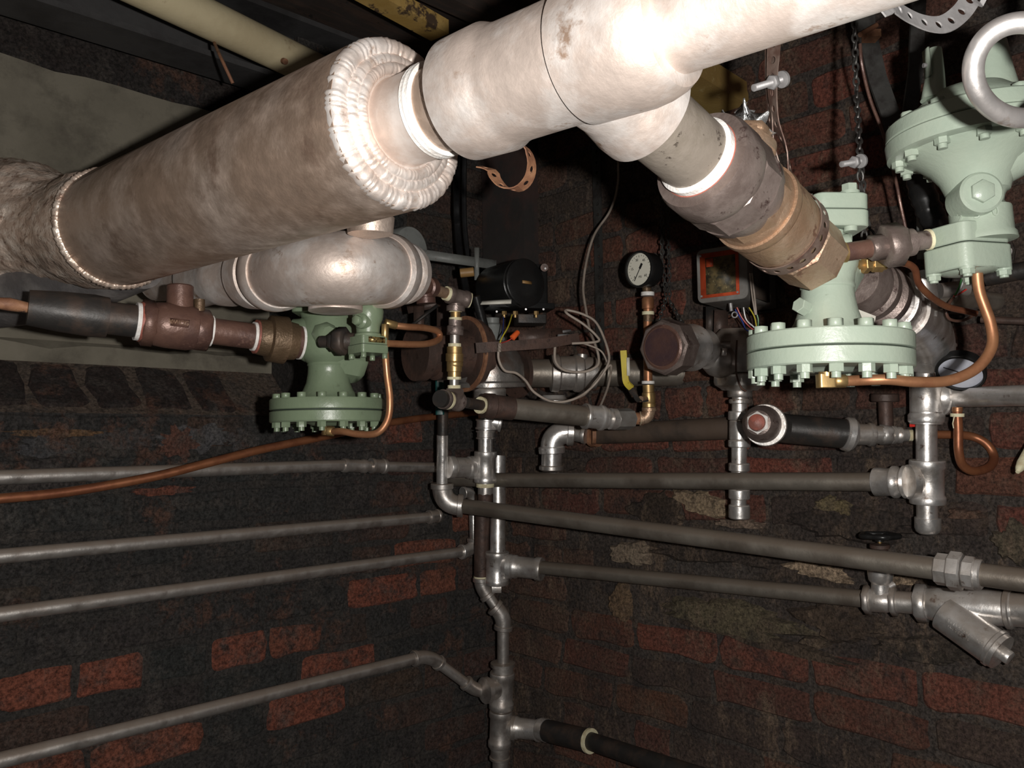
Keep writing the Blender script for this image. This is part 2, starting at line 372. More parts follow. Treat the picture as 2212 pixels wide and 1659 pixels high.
# left wall
zc=L(137,1478).z
def fl_(a,b,o): return Vector((a,YL-o,b))
qs=[([Vector((XMIN,YL,0)),Vector((XMIN,YL,SL0)),Vector((XB,YL,SL0)),Vector((XB,YL,0))],(.065,.058,.052,0)),
    ([Vector((XB,YL,0)),Vector((XB,YL,CEIL)),Vector((XR,YL,CEIL)),Vector((XR,YL,0))],(.085,.072,.062,0)),
    ([Vector((XB,YL,SL0)),Vector((XB,YL+.35,SL0)),Vector((XB,YL+.35,CEIL)),Vector((XB,YL,CEIL))],(.05,.04,.035,0))]
def slope(a,b,o):  # b: distance up the slope
    n=Vector((0,-.105,.115)).normalized(); return Vector((a,YL+.115*b/.156,SL0+.105*b/.156))+n*o
qs.append(([slope(XMIN,0,0),slope(XMIN,.156,0),slope(XB,.156,0),slope(XB,0,0)],(.17,.125,.095,.8)))
redL=[(137,1480),(232,1462),(492,1418),(602,1394),(1010,1150),(200,1545),(675,1530),(600,1525),(755,1300),(735,1410),(800,1400),(865,905),(880,950),(880,1210),(930,1240),(230,1640),(330,1615),(170,1660)]
redP=[L(x,y) for x,y in redL]
r0=int((0-zc)/PIT)-1; rh=-r0
for r in range(r0,60):
    b0=zc+r*PIT-BH/2; b1=b0+BH
    if b1<0 or b1>CEIL-.01: continue
    a=XMIN+(r%2)*.1+.0355
    while a<XR-.03:
        w_=.205+random.uniform(-.012,.012)
        if random.random()<.4 or r-r0==rh: w_=.118+random.uniform(-.006,.006)
        a1=min(a+w_,XR-.004)
        if b1>SL0 and a<XB: a=a1+.011; continue
        t=max(0,min(1,(a-L(500,1000).x)/(XR-L(500,1000).x)))
        if random.random()<.08+.72*t: c=(.14+.06*random.random(),.065+.02*random.random(),.045,0)
        else: c=(.052+random.uniform(-.012,.012),.049,.047,0)
        for p in redP:
            if a<=p.x<a1 and b0-.006<=p.z<b1+.006: c=(.30+random.uniform(-.03,.03),.098,.060,.85)
        qs.append(brick(fl_,a,a1,b0,b1,.0045,c)); a=a1+.011
# sloped shoulder bricks laid on end
a=L(-200,830).x
xs=[L(x,880).x for x in (-140,-20,78,205,318,430,525)]
for i in range(len(xs)-1):
    qs.append(brick(slope,xs[i]+.008,xs[i+1]-.011,.016,.146,.006,(.042,.028,.025,.9),jit=.006))
nb=[0]
def blobL(px,py,wp,hp,c,h=.0052,n=60):
    nb[0]+=1; h=h+nb[0]*.0003
    p=L(px,py); s=u(p); pts=[]
    for k in range(n):
        an=2*math.pi*k/n; v_=Vector((px*.01+math.cos(an)*2.0,py*.01+math.sin(an)*2.0,0)); q=1+.55*noise.noise(v_)+.3*noise.noise(v_*3.1)+.15*noise.noise(v_*8)
        pts.append((p.x+math.cos(an)*wp*s*.6*q,p.z+math.sin(an)*hp*s*.5*q))
    return (([fl_(a,b,-.001) for a,b in pts]+[fl_(a,b,h) for a,b in pts]),c)
for (x,y,w_,h_,c) in ((430,945,130,50,(.17,.165,.17,.35)),(385,955,60,60,(.22,.09,.06,.5)),(130,935,180,16,(.30,.16,.07,.5)),(95,965,90,40,(.13,.13,.14,.3)),(260,950,120,40,(.11,.10,.10,.3)),(350,1060,110,18,(.28,.09,.055,.7)),(520,950,60,40,(.13,.12,.12,.3))):
    qs.append(blobL(x,y,w_,h_,c))
wl=colmesh('wall_left',qs,WL)
# plastered wall above the shoulder, ragged lower edge
mb=MB(); yp=YL+.125; zt=CEIL
n=60; vs=[];fs=[]
for i in range(n+1):
    x=XMIN+(XB-XMIN)*i/n; rg=.012*noise.noise(Vector((x*9,0,0)))+.006*noise.noise(Vector((x*31,3,0)))
    for (z,o) in ((SL1-.03+rg*1.6,.012),(SL1+.02+rg*1.6,.012),(SL1+.03,.0),(CAM.z+.765+rg,0)): vs.append((x,yp-o,z))
for i in range(n):
    for j in range(3): a=i*4+j; fs.append((a,a+4,a+5,a+1))
mb.add(vs,fs); struct('wall_left_plaster',mb,PLASTER).name='wall_left_upper'
mb=MB()
qb=[([Vector((XMIN,yp+.02,SL1)),Vector((XMIN,yp+.02,CEIL)),Vector((XB,yp+.02,CEIL)),Vector((XB,yp+.02,SL1))],(.05,.03,.025,0))]
for i in range(46):                                        # flaking brick edge along the top of the plaster
    x=XMIN+.4+i*.045; mb.box((x,yp+.006,CAM.z+.772+random.uniform(-.010,.008)),(.035+random.random()*.02,.03,.012+random.random()*.014),Matrix.Rotation(random.uniform(-.15,.15),3,'Y'))
struct('trim_1',mb,mat('broken_brick_edge',(.13,.055,.035),(.07,.04,.03),rough=.8,scale=20,bump=.5),smooth=False); colmesh('wall_left_top',qb,WL)
# right wall
def fr_(a,b,o): return Vector((XR-o,a,b))
qs=[([Vector((XR,YMIN,0)),Vector((XR,YL,0)),Vector((XR,YL,CEIL)),Vector((XR,YMIN,CEIL))],(.105,.092,.082,0))]
ybr=R(1290,1200).y; zst0=R(1700,1400).z; zst1=R(1700,1080).z
brt=[R(x,y) for x,y in ((1705,1000),(1740,1010),(1560,955),(1360,955),(1500,1420),(1640,1430),(1820,1440),(1990,1520),(1960,1480),(1880,230),(1800,245),(1700,300),(1820,380),(1330,750),(1330,810),(1500,870),(1850,160),(2110,1500),(1420,500),(1390,640))]
for r in range(0,60):
    b0=.02+r*PIT; b1=b0+BH
    if b1>CEIL-.01: continue
    a=YMIN+(r%2)*.1
    while a<YL-.01:
        w_=.205+random.uniform(-.015,.015)
        if r%5==2: w_=.098
        a1=min(a+w_,YL-.006)
        if zst0<b0 and b1<zst1 and a<ybr: a=a1+.012; continue
        if a>ybr: c=(.19+.05*random.random(),.105,.07,.15) if random.random()<.7 else (.11,.08,.06,0)
        else: c=(.19+.07*random.random(),.070+.02*random.random(),.050,.25) if random.random()<.66 else (.10,.066,.055,0)
        for p in brt:
            if a<=p.y<a1 and b0-.006<=p.z<b1+.006: c=(.27+random.uniform(-.03,.03),.090,.060,.6)
        qs.append(brick(fr_,a,a1,b0,b1,.0055,c,jit=.005)); a=a1+.012
# rough stones set in the band under the pipes
def blob(px,py,wp,hp,c,h=.014,n=44,rot=0):
    nb[0]+=1; h=h+nb[0]*.0004
    p=R(px,py); s=u(p); pts=[]
    for k in range(n):
        an=2*math.pi*k/n; v_=Vector((px*.013+math.cos(an)*1.6,py*.013+math.sin(an)*1.6,0)); q=1+.45*noise.noise(v_)+.22*noise.noise(v_*3.3)+.10*noise.noise(v_*9)
        pts.append((p.y-math.cos(an)*wp*s*.5*q*1.25,p.z+math.sin(an)*hp*s*.5*q+math.cos(an)*rot*wp*s*.5))
    mid=[(p.y+(a-p.y)*.8,p.z+(b-p.z)*.8) for a,b in pts]
    return (([fr_(a,b,-.002) for a,b in pts]+[fr_(a,b,h) for a,b in mid]),c)
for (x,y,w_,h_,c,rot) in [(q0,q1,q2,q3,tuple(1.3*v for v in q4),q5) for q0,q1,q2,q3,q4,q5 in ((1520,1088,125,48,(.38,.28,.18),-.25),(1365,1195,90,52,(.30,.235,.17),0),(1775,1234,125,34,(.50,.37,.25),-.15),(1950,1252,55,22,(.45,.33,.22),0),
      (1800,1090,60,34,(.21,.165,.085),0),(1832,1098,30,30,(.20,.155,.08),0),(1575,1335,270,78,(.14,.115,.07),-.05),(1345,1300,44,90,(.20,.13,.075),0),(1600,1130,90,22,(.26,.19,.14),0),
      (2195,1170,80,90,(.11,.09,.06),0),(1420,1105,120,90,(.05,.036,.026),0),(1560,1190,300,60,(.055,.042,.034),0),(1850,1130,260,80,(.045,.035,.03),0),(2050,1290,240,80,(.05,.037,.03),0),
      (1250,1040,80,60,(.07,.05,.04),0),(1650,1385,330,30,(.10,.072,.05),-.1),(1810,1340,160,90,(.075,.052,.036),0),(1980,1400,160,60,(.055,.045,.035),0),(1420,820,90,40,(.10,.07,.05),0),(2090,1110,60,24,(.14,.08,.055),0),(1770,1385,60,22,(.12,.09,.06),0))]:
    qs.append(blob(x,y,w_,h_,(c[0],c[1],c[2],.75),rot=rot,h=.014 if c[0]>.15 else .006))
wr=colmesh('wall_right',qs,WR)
mb=MB().box(((XMIN+XR)/2,(YMIN+YL)/2,-.05),(XR-XMIN,YL-YMIN,.1)); struct('floor',mb,mat('concrete_floor',(.12,.11,.10),(.08,.07,.06),rough=.8),smooth=False)
mb=MB().box(((XMIN+XR)/2,(YMIN+YL+.3)/2,CEIL+.03),(XR-XMIN,YL+.3-YMIN,.06)); struct('ceiling',mb,TIMBER,smooth=False)
# ceiling beam beside the plaster and dark joists
def beam(a,b,w,h,m,name,label,category,group=None):
    a=Vector(a);b=Vector(b);d=(b-a);l=d.length;x=d.normalized();z=Vector((0,0,1));z=(z-x*z.dot(x)).normalized();y=z.cross(x)
    mb=MB().box((a+b)/2,(l,w,h),Matrix((x,y,z)).transposed()); return solo(name,mb,m,label,category,group,smooth=False)
zb=CAM.z+.80
r_=thing('ceiling_beam','dark grey steel channel beam running along the top of the plastered wall','beam',(-.5,YL,zb))
part('bottom_flange',MB().box(((XMIN+XB)/2+.5,YL-.02,zb+.006),(XB-XMIN+1.0,.10,.012)),BEAMM,r_,smooth=False)
part('web',MB().box(((XMIN+XB)/2+.5,YL+.022,zb+.080),(XB-XMIN+1.0,.012,.136)),BEAMM,r_,smooth=False)
part('top_flange',MB().box(((XMIN+XB)/2+.5,YL-.02,zb+.154),(XB-XMIN+1.0,.10,.012)),BEAMM,r_,smooth=False)
for i,(y,lb) in enumerate(((1.30,'dark timber joist nearest the plastered wall'),(.95,'dark timber joist second from the plastered wall'),(.60,'dark timber joist above the welded silver header'),(.25,'dark timber joist nearest the camera overhead'))):
    mb=MB().box(((XMIN+XR)/2,y,CEIL-.035),(XR-XMIN-.01,.05,.07)); solo('ceiling_joist',mb,TIMBER,lb,'joist','dark ceiling joists',smooth=False)
# cream and mustard pipes under the ceiling
a=H(240,-60,.80);b=H(760,190,.80)
r_=thing('ceiling_pipe','wide cream painted pipe crossing the ceiling at upper left','pipe',(a+b)/2); pipe(r_,a,b,.036,CREAM,'pipe')
part('rivet',MB().cyl(lerp(a,b,.62)+Vector((0,-.03,-.03)),lerp(a,b,.62)+Vector((0,-.038,-.034)),.006),RUSTO,r_)
a=H(760,-40,.86);b=H(950,66,.86)
beam(a,b,.05,.03,MUSTARD,'ceiling_batten','flaking mustard painted batten overhead behind the silver tee','batten')
a=H(1330,70,.74);b=H(1600,228,.74)
beam(a,b,.085,.05,mat('ochre_painted_timber',(.36,.24,.075),(.30,.19,.06),(.42,.31,.13),rough=.6,scale=7,bump=.25),'ceiling_rail','mustard painted timber showing below the thick white pipe','timber')
m_=MB().tube(cat([H(460,85,.79),P(475,120,1.5),P(503,180,1.5)]),.003,seg=8); solo('hanging_wire',m_,RUSTO,'short rusty wire dangling beside the cream ceiling pipe','wire')

# ------------------------------------------------------------------ foreground header, tee and pipe
def A(x): return P(x,265-.37*(x-870),1500/(x+1000))
ax=(A(1300)-A(300)).normalized()
def along(x): return (A(x)-A(862)).dot(ax)
def latheA(prof,seg=64,fn=None): return MB().lathe(A(862),A(862)+ax,[(along(x) if x>30 else x,r) for x,r in prof],seg,fn=fn)
RB=.0815
t=thing('steam_header','large welded silver painted steam header crossing the foreground','pipe',A(500)-Vector((0,0,RB)))
part('header_body',latheA([(250,RB*.97),(256,RB),(500,RB),(846,RB),(862,RB*.985)],96),SILV,t)
def bead(cx,s0,rr,br,nr,mname='weld_bead',depth=.16,seg=360,shift=0,mt=None):
    mb=MB(); a=ax; x=(Vector((0,0,1))-a*a.z).normalized(); y=a.cross(x); vs=[];fs=[];K=12
    for i in range(seg):
        an=2*math.pi*i/seg; ph=(an*nr/(2*math.pi)+.9*noise.noise(Vector((math.cos(an)*5,math.sin(an)*5,cx)))*2)%1.0
        for k in range(K):
            q=2*math.pi*k/K; r2=br*(1+depth*(.5-((ph+.22*math.sin(q))%1.0)))
            vs.append(A(cx)+a*(s0+r2*math.cos(q))+(x*math.cos(an)+y*math.sin(an))*(rr+r2*math.sin(q)))
    for i in range(seg):
        for k in range(K): j=(i+1)%seg; l=(k+1)%K; fs.append((i*K+k,i*K+l,j*K+l,j*K+k))
    mb.add(vs,fs); return part(mname,mb,mt or SILV2,t,ang=70)
part('end_cap',latheA([(846,RB*.9),(864,RB*.93),(868,RB*.72),(872,RB*.62),(874,RB*.4)],96),SILV2,t)
bead(862,-.0045,RB-.0105,.0105,54,depth=.16); bead(864,-.0015,RB-.024,.0085,44,depth=.12); bead(869,.000,.050,.0065,36,depth=.12)
part('outlet_nipple',latheA([(862,.046),(872,.0425),(880,.0415),(935,.0415),(938,.043)],64),SILV2,t)
part('thread_tape',latheA([(936,.0415),(938,.0435),(942,.0428),(946,.0436),(950,.0427),(955,.043),(958,.041)],64),WHITE,t)
part('outlet_neck',latheA([(955,.0395),(1012,.0395)],64),SILV,t)
# far end: rough welded elbow
def rough(mb,amp,sc,st=(1,1,1)):
    for i,v in enumerate(mb.v):
        w_=Vector((v.x*sc*st[0],v.y*sc*st[1],v.z*sc*st[2])); nv=noise.noise_vector(w_)+noise.noise_vector(w_*2.7)*.5
        mb.v[i]=v+nv*amp
    return mb
pe=cat([A(285),A(255),P(160,505,1.30),P(95,492,1.345),P(20,478,1.37),P(-80,470,1.37),P(-260,468,1.33)],16)
re=[]
for q in pe:
    c=RM.transposed()@(q-CAM); x=CX+FPX*c.x/(-c.z)
    if x>250: r2=RB*.97
    elif x>185: r2=RB*(1.0+.05*math.sin((250-x)/65*math.pi))
    elif x>120: r2=RB*.98
    elif x>70: r2=RB*(.98+.24*(120-x)/50)
    else: r2=RB*1.22
    re.append(r2)
part('welded_elbow',rough(MB().tube(pe,re,seg=120),.0042,34,(1,1,1.6)),ROUGHS,t,ang=80)
bead(252,0,RB*.985,.0065,56,'elbow_weld',.30,mt=ROUGHS)
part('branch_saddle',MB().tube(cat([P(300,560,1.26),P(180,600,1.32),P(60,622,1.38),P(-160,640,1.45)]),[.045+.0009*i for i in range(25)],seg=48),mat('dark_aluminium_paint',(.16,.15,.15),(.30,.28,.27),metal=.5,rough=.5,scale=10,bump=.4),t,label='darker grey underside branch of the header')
# small outlet stub below header
t2=thing('silver_elbow_fitting','silver painted pipe elbow and tee assembly below the large header','fitting',P(650,660,1.25))
B0=(440,604,1.40);B1=(590,592,1.25)
def BB(x):
    q=(x-B0[0])/(B1[0]-B0[0]); dd=1/((1-q)/B0[2]+q/B1[2]); return P(x,B0[1]+(B1[1]-B0[1])*q-10*0,dd)
axb=(BB(590)-BB(440)).normalized(); alb=lambda x:(BB(x)-BB(440)).dot(axb)
def latheB(prof,seg=56): return MB().lathe(BB(440),BB(440)+axb,[(alb(x),r) for x,r in prof],seg)
part('inlet_pipe',latheB([(340,.032),(470,.033)]),SILV2,t2)
part('coupling',latheB([(425,.033),(427,.043),(437,.045),(444,.042),(470,.042),(482,.045),(500,.046),(506,.041),(540,.041),(546,.051),(572,.052),(576,.045),(590,.045)]),SILV2,t2)
part('thread_ring',latheB([(574,.0455),(576,.0475),(582,.0465),(586,.0475),(590,.045)]),WHITE,t2)
Ea,Ec,Eb=P(592,592,1.245),P(718,570,1.085),P(838,586,1.235)
ap=arc(Ea,Ec,Eb,28); ar=[.0485+.003*math.sin(math.pi*i/28) for i in range(29)]
part('elbow_body',MB().tube(ap,ar,seg=56),SILV2,t2)
d1=(ap[1]-ap[0]).normalized(); part('inlet_rim',MB().lathe(Ea-d1*.004,Ea+d1,[(0,.048),(0,.0545),(.003,.056),(.020,.0555),(.026,.051)],56),SILV2,t2)
d2=(ap[-1]-ap[-2]).normalized(); part('outlet_rim',MB().lathe(Eb-d2*.022,Eb+d2,[(0,.050),(.005,.0545),(.022,.0555),(.026,.053),(.026,.046)],56),SILV2,t2)
part('threaded_stub',MB().lathe(Eb,Eb+d2,[(0,.0455),(.022,.0455),(.024,.0475),(.027,.045),(.030,.0475),(.033,.045),(.036,.0475),(.050,.0475),(.052,.044)],56),SILV2,t2)
part('branch_neck',MB().lathe(P(725,600,1.20),P(725,600,1.20)+Vector((0,0,-1)),[(0,.040),(.036,.036),(.040,.038),(.048,.038),(.048,.03)],48),SILV2,t2)
part('stub_outlet',MB().lathe(P(800,470,1.12),P(800,510,1.12),[(0,.032),(.022,.030),(.026,.014)],40),SILV,t)

# tee and right-hand pipe
t=thing('pipe_tee','overexposed silver painted cast tee at the top centre foreground','fitting',A(1180)-Vector((0,0,.05)))
part('tee_body',latheA([(1006,.043),(1003,.050),(1008,.0535),(1078,.0545),(1092,.051),(1110,.0495),(1200,.0495),(1262,.050)],80),SILV2,t)
Bp=lambda x:P(x,125+.857*(x-1250)*(1-.00006*(x-1250)),1/(1.499-.000826*(x-1250)))
B0p,B1p=P(1250,120,.667),P(1745,545,.915)
axc=(B1p-B0p).normalized()
def sB(x):  # distance along branch axis for photo x
    lo,hi=-.2,1.2
    for _ in range(40):
        mid=(lo+hi)/2; q=B0p+axc*mid; c=RM.transposed()@(q-CAM); px=CX+FPX*c.x/(-c.z)
        if px<x: lo=mid
        else: hi=mid
    return lo
def latheC(prof,seg=64,fn=None): return MB().lathe(B0p,B1p,[(sB(x),r) for x,r in prof],seg,fn=fn)
part('branch_outlet',latheC([(1225,.042),(1290,.0445),(1330,.0430),(1352,.0445),(1372,.0465),(1392,.0465),(1396,.036)]),SILV2,t)
part('reducing_bell',latheA([(1258,.049),(1262,.0535),(1380,.0545),(1412,.053),(1440,.050),(1458,.046),(1462,.036)],80),SILV2,t)
part('joint_groove',latheA([(1256,.0502),(1258,.0506),(1262,.0506),(1264,.0502)],80),BLACKP,t)
t=thing('steam_pipe','thick white-lit silver pipe leaving the tee toward the top right','pipe',A(1700)-Vector((0,0,.04)))
part('pipe',latheA([(1452,.0372),(2600,.0372)],80),SILV2,t)

# branch: nipple, union, bronze valve
t=thing('pipe_union','iron pipe union with red and white sealed joint between tee and bronze valve','fitting',B0p+axc*sB(1520)-Vector((0,0,.05)))
part('nipple',latheC([(1380,.0345),(1535,.0345)]),mat('scraped_steel_nipple',(.36,.31,.26),(.28,.24,.19),(.10,.08,.065),metal=.5,rough=.42,scale=16,s3=60,lo3=.6,hi3=.66,bump=.35),t)
part('sealant_ring',latheC([(1496,.0348),(1500,.0380),(1511,.0375),(1514,.0345)]),WHITE,t)
part('red_sealant',latheC([(1508,.036),(1511,.0395),(1515,.0395),(1517,.036)]),REDP,t)
part('union_ring',latheC([(1510,.038),(1512,.0475),(1520,.0500),(1548,.0505),(1556,.048),(1560,.046)]),IRON,t)
hexn(t,B0p+axc*sB(1553),B0p+axc*sB(1592),.0495,IRON,'union_nut',seg=8)
part('union_tail',latheC([(1590,.047),(1600,.046),(1612,.042)]),IRON,t)
t=thing('bronze_valve','large cast bronze valve between the iron union and the pale green regulator','valve',B0p+axc*sB(1660)-Vector((0,0,.05)))
hexn(t,B0p+axc*sB(1598),B0p+axc*sB(1622),.0455,BRONZE,'inlet_hex',seg=8)
part('valve_body',latheC([(1614,.040),(1622,.0430),(1640,.0445),(1668,.0445),(1690,.0425),(1700,.040),(1706,.0345)]),BRONZE,t)
bo=B0p+axc*sB(1606); up=(Vector((0,0,1))-axc*axc.z).normalized()
part('bonnet',MB().lathe(bo,bo+up,[(0,.022),(.046,.021),(.048,.026),(.058,.026),(.060,.019),(.072,.018)],24),BRONZE,t)
hexn(t,bo+up*.066,bo+up*.076,.02,BRONZE,'bonnet_nut')
part('flow_rib',latheC([(1628,.040),(1630,.0462),(1637,.0468),(1642,.0455),(1644,.043)]),BRONZE,t)
part('outlet_neck',latheC([(1700,.035),(1735,.034)]),BRONZED,t)
hexn(t,B0p+axc*sB(1716),B0p+axc*sB(1762),.0385,BRONZE,'outlet_hex',seg=8)
# strap hanger round the valve
t=thing('pipe_hanger','perforated metal strap hanging from ceiling and looped around the bronze valve','strap',B0p+axc*sB(1695)-Vector((0,0,.05)))
cb=B0p+axc*sB(1694); xx=up; yy=axc.cross(xx); ring=[cb+(xx*math.cos(a)+yy*math.sin(a))*.0445 for a in [2*math.pi*k/40-.5 for k in range(38)]]
part('loop',pstrip(MB(),ring,[tuple(axc)]*len(ring),.016,.0012,.0035,.014),OLDSTRAP,t)
part('loose_end',pstrip(MB(),cat([ring[-1],P(1715,495,.86),P(1722,470,.85)]),tuple(axc),.013,.0012,.0028,.013),ZINC,t)
for k,(lst,wd) in enumerate((([P(1735,470,.88),P(1712,400,.88),P(1700,330,.88),P(1676,262,.87),P(1668,180,.86),P(1672,90,.85),P(1676,-80,.84),P(1690,-1150,.84)],RIGHT),([P(1700,430,.90),P(1688,370,.90),P(1668,300,.89),P(1662,180,.87),P(1668,60,.86),P(1670,-90,.85),P(1690,-1130,.85)],RIGHT+FWD*.8))):
    pts=cat(lst); n=len(pts); wds=[tuple(Vector(wd)*math.cos(i/n*2.2+.6)+FWD*math.sin(i/n*2.2+.6)) for i in range(n)]
    part('strap',pstrip(MB(),pts,wds,.0165,.0012,.0036,.0155),OLDSTRAP,t)
def bolt(a,b,label):
    a=Vector(a);b=Vector(b);d=(b-a).normalized(); l=(b-a).length
    t=thing('hanger_bolt',label,'bolt',(a+b)/2)
    pr=[(0,.0030)]
    k=0
    while k*.0014<l: pr+=[(k*.0014+.0002,.0036),(k*.0014+.0009,.0030)]; k+=1
    part('shank',MB().lathe(a,b,pr,16),ZINC,t); part('head',MB().lathe(b,b+d,[(-.001,.004),(0,.0085),(.003,.0085),(.006,.006),(.007,.003)],20),ZINC,t)
    hexn(t,a+d*l*.62,a+d*l*.76,.0075,ZINC,'nut')
bolt(P(1628,190,.84),P(1688,172,.86),'zinc bolt through the twisted strap hanger above the bronze valve')
bolt(P(1818,355,1.0),P(1858,348,1.02),'zinc bolt through the chain-like hanger beside the upper green pilot valve')
# foil tape wad by the bonnet
mb=MB(); pts=cat([P(1575,262,.83),P(1610,240,.84),P(1640,262,.85),P(1655,300,.85)],6)
mb.strip(pts,[tuple(Vector((0,0,1))*math.cos(i*.5)+FWD*math.sin(i*.5)) for i in range(len(pts))],.026,.0015)
pts=cat([P(1600,232,.85),P(1625,262,.86),P(1632,292,.86)],6); mb.strip(pts,[tuple(RIGHT*math.cos(i*.8)+FWD*math.sin(i*.8)) for i in range(len(pts))],.016,.0015)
solo('foil_scrap',mb,FOIL,'crumpled silver foil tape scrap above the bronze valve','scrap')
# ------------------------------------------------------------------ green regulators
def flange_bolts(t,T,n,r,ztop,zbot,hr,hh,m,ph=0,nm='bolt'):
    for k in range(n):
        a=ph+2*math.pi*k/n; x,y=r*math.cos(a),r*math.sin(a); mb=MB(T); m2=MB(T)
        mb.hex((x,y,ztop),(x,y,ztop+hh),hr,ref=(math.cos(a*3),math.sin(a*3),0)); m2.lathe((x,y,zbot),(x,y,zbot-1),[(-.5,hr*.93),(.5,hr),(hh,hr),(hh+.5,hr*.9)],6,ref=(math.cos(a),math.sin(a),0)); m3=MB(T).cyl((x,y,zbot-hh*1.75),(x,y,zbot-hh+1),hr*.62,seg=12)
        part(nm,mb,m,t); nu=part('nut',m2,m,t); part('stud_end',m3,m,nu)
def raised_text(s,T,size,depth,font_squash=1.0):
    cu=bpy.data.curves.new('tx','FONT'); cu.body=s; cu.size=size; cu.extrude=depth; cu.align_x='CENTER'; cu.align_y='CENTER'; cu.resolution_u=2
    o=bpy.data.objects.new('tx',cu); C.objects.link(o); dg=bpy.context.evaluated_depsgraph_get(); dg.update()
    me=o.evaluated_get(dg).to_mesh(); mb=MB(T); mb.add([v.co.copy() for v in me.vertices],[tuple(p.vertices) for p in me.polygons])
    o.evaluated_get(dg).to_mesh_clear(); bpy.data.objects.remove(o); return mb
def regulator(cx,cy,d,R_,th,prof,m,label,nb,ph,hr,roll=0,seg=96):
    T=F(cx,cy,d,roll=roll); o=T.translation.copy()
    t=thing('pressure_regulator',label,'valve',o-Vector((0,0,th*d/FPX)))
    part('upper_flange',MB(T).lathe((0,0,0),(0,0,1),[(1.5,R_*.94),(1.5,R_*.985),(3,R_),(th-3,R_),(th,R_*.985),(th+2,R_*.6)],seg),m,t)
    part('lower_flange',MB(T).lathe((0,0,0),(0,0,1),[(-th,R_*.6),(-th,R_*.98),(-th+3,R_),(-3,R_),(-1.5,R_*.985),(-1.5,R_*.94)],seg),m,t)
    part('gasket',MB(T).lathe((0,0,0),(0,0,1),[(-2,R_*.95),(2,R_*.95)],seg),GROOVE,t)
    part('valve_body',MB(T).lathe((0,0,0),(0,0,1),prof,64),m,t)
    part('bottom_pad',MB(T).lathe((0,0,0),(0,0,-1),[(th-1,R_*.5),(th+3,R_*.33),(th+6,R_*.3),(th+8,R_*.1)],48),m,t)
    flange_bolts(t,T,nb,R_*.89,th,-th,hr,hr*1.05,m,ph)
    return t,T
# right regulator
RD=.95
tr,TR=regulator(1790,762,RD,171,37,[(33,112),(38,92),(50,80),(66,70),(90,62),(118,56),(138,54.5),(141,57),(146,57),(150,55),(170,57),(186,63),(205,66),(224,58),(240,42),(255,38),(262,40)],GREEN,'pale green cast regulator valve with wide bolted flange, right of centre',16,.12,15.5,roll=1.2)
bx=MB(TR); bx.box((16,0,283),(118,118,36),bev=22); part('top_plate',bx,GREEN,tr)
bx=MB(TR); bx.box((16,0,320),(116,116,34),bev=22); part('top_cover',bx,GREEN,tr)
part('cover_joint',MB(TR).box((16,0,302),(112,112,3),bev=20),GROOVE,tr)
for (x,y) in ((36,-42),(58,40),(-26,42),(-26,-42)):
    if (x,y)!=(-26,-42): part('cover_bolt',MB(TR).cyl((x,y,335),(x,y,342),20,seg=24).hex((x,y,338),(x,y,358),17),GREEN,tr)
    part('cover_bolt',MB(TR).cyl((x,y,255),(x,y,266),14,seg=20),GREEN,tr)
part('side_boss',MB(TR).lathe((0,-14,222),(60,-30,226),[(0,30),(38,30),(44,27),(46,20)],32),GREEN,tr)
part('inlet_boss',MB(TR).lathe((0,0,196),(-70,-50,250),[(0,62),(40,60),(66,50),(70,42)],8),GREEN,tr)
part('outlet_boss',MB(TR).lathe((0,0,190),(70,60,160),[(0,58),(66,52),(72,46)],8),GREEN,tr)
part('side_plug',MB(TR).cyl((-50,-28,88),(-76,-44,96),10,seg=16).hex((-60,-34,90),(-80,-46,97),17),GREEN,tr)
part('rear_plug',MB(TR).cyl((40,10,190),(72,0,188),20,seg=20),GREEN,tr)
# left regulator
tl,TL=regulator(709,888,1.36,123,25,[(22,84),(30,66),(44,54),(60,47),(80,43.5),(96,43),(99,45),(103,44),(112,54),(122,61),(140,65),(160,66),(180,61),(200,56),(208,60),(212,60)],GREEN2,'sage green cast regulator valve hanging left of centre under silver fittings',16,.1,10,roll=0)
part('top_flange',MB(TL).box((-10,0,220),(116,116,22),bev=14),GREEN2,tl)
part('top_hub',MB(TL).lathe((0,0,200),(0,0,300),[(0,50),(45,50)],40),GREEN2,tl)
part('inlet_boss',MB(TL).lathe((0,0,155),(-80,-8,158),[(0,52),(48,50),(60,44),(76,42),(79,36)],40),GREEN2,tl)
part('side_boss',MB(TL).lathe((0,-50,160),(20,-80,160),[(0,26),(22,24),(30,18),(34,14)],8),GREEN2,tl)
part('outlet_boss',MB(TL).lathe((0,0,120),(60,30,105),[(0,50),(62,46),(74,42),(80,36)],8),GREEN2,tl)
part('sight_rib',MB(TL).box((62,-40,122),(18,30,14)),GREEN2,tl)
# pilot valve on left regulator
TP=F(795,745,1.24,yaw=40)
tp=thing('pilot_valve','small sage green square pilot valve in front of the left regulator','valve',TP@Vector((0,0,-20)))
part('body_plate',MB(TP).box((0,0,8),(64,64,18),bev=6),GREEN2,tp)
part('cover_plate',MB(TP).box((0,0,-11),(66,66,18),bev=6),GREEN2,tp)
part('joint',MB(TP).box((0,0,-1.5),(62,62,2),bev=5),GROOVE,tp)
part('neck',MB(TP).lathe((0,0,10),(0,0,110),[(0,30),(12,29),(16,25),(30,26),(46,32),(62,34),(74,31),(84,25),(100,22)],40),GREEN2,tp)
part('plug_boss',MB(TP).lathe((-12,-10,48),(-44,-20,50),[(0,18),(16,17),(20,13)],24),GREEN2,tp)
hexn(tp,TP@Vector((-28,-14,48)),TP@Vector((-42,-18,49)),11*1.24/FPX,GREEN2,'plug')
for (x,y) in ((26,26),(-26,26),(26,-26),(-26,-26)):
    part('bolt',MB(TP).hex((x,y,-20),(x,y,-31),6.5),GREEN2,tp); 
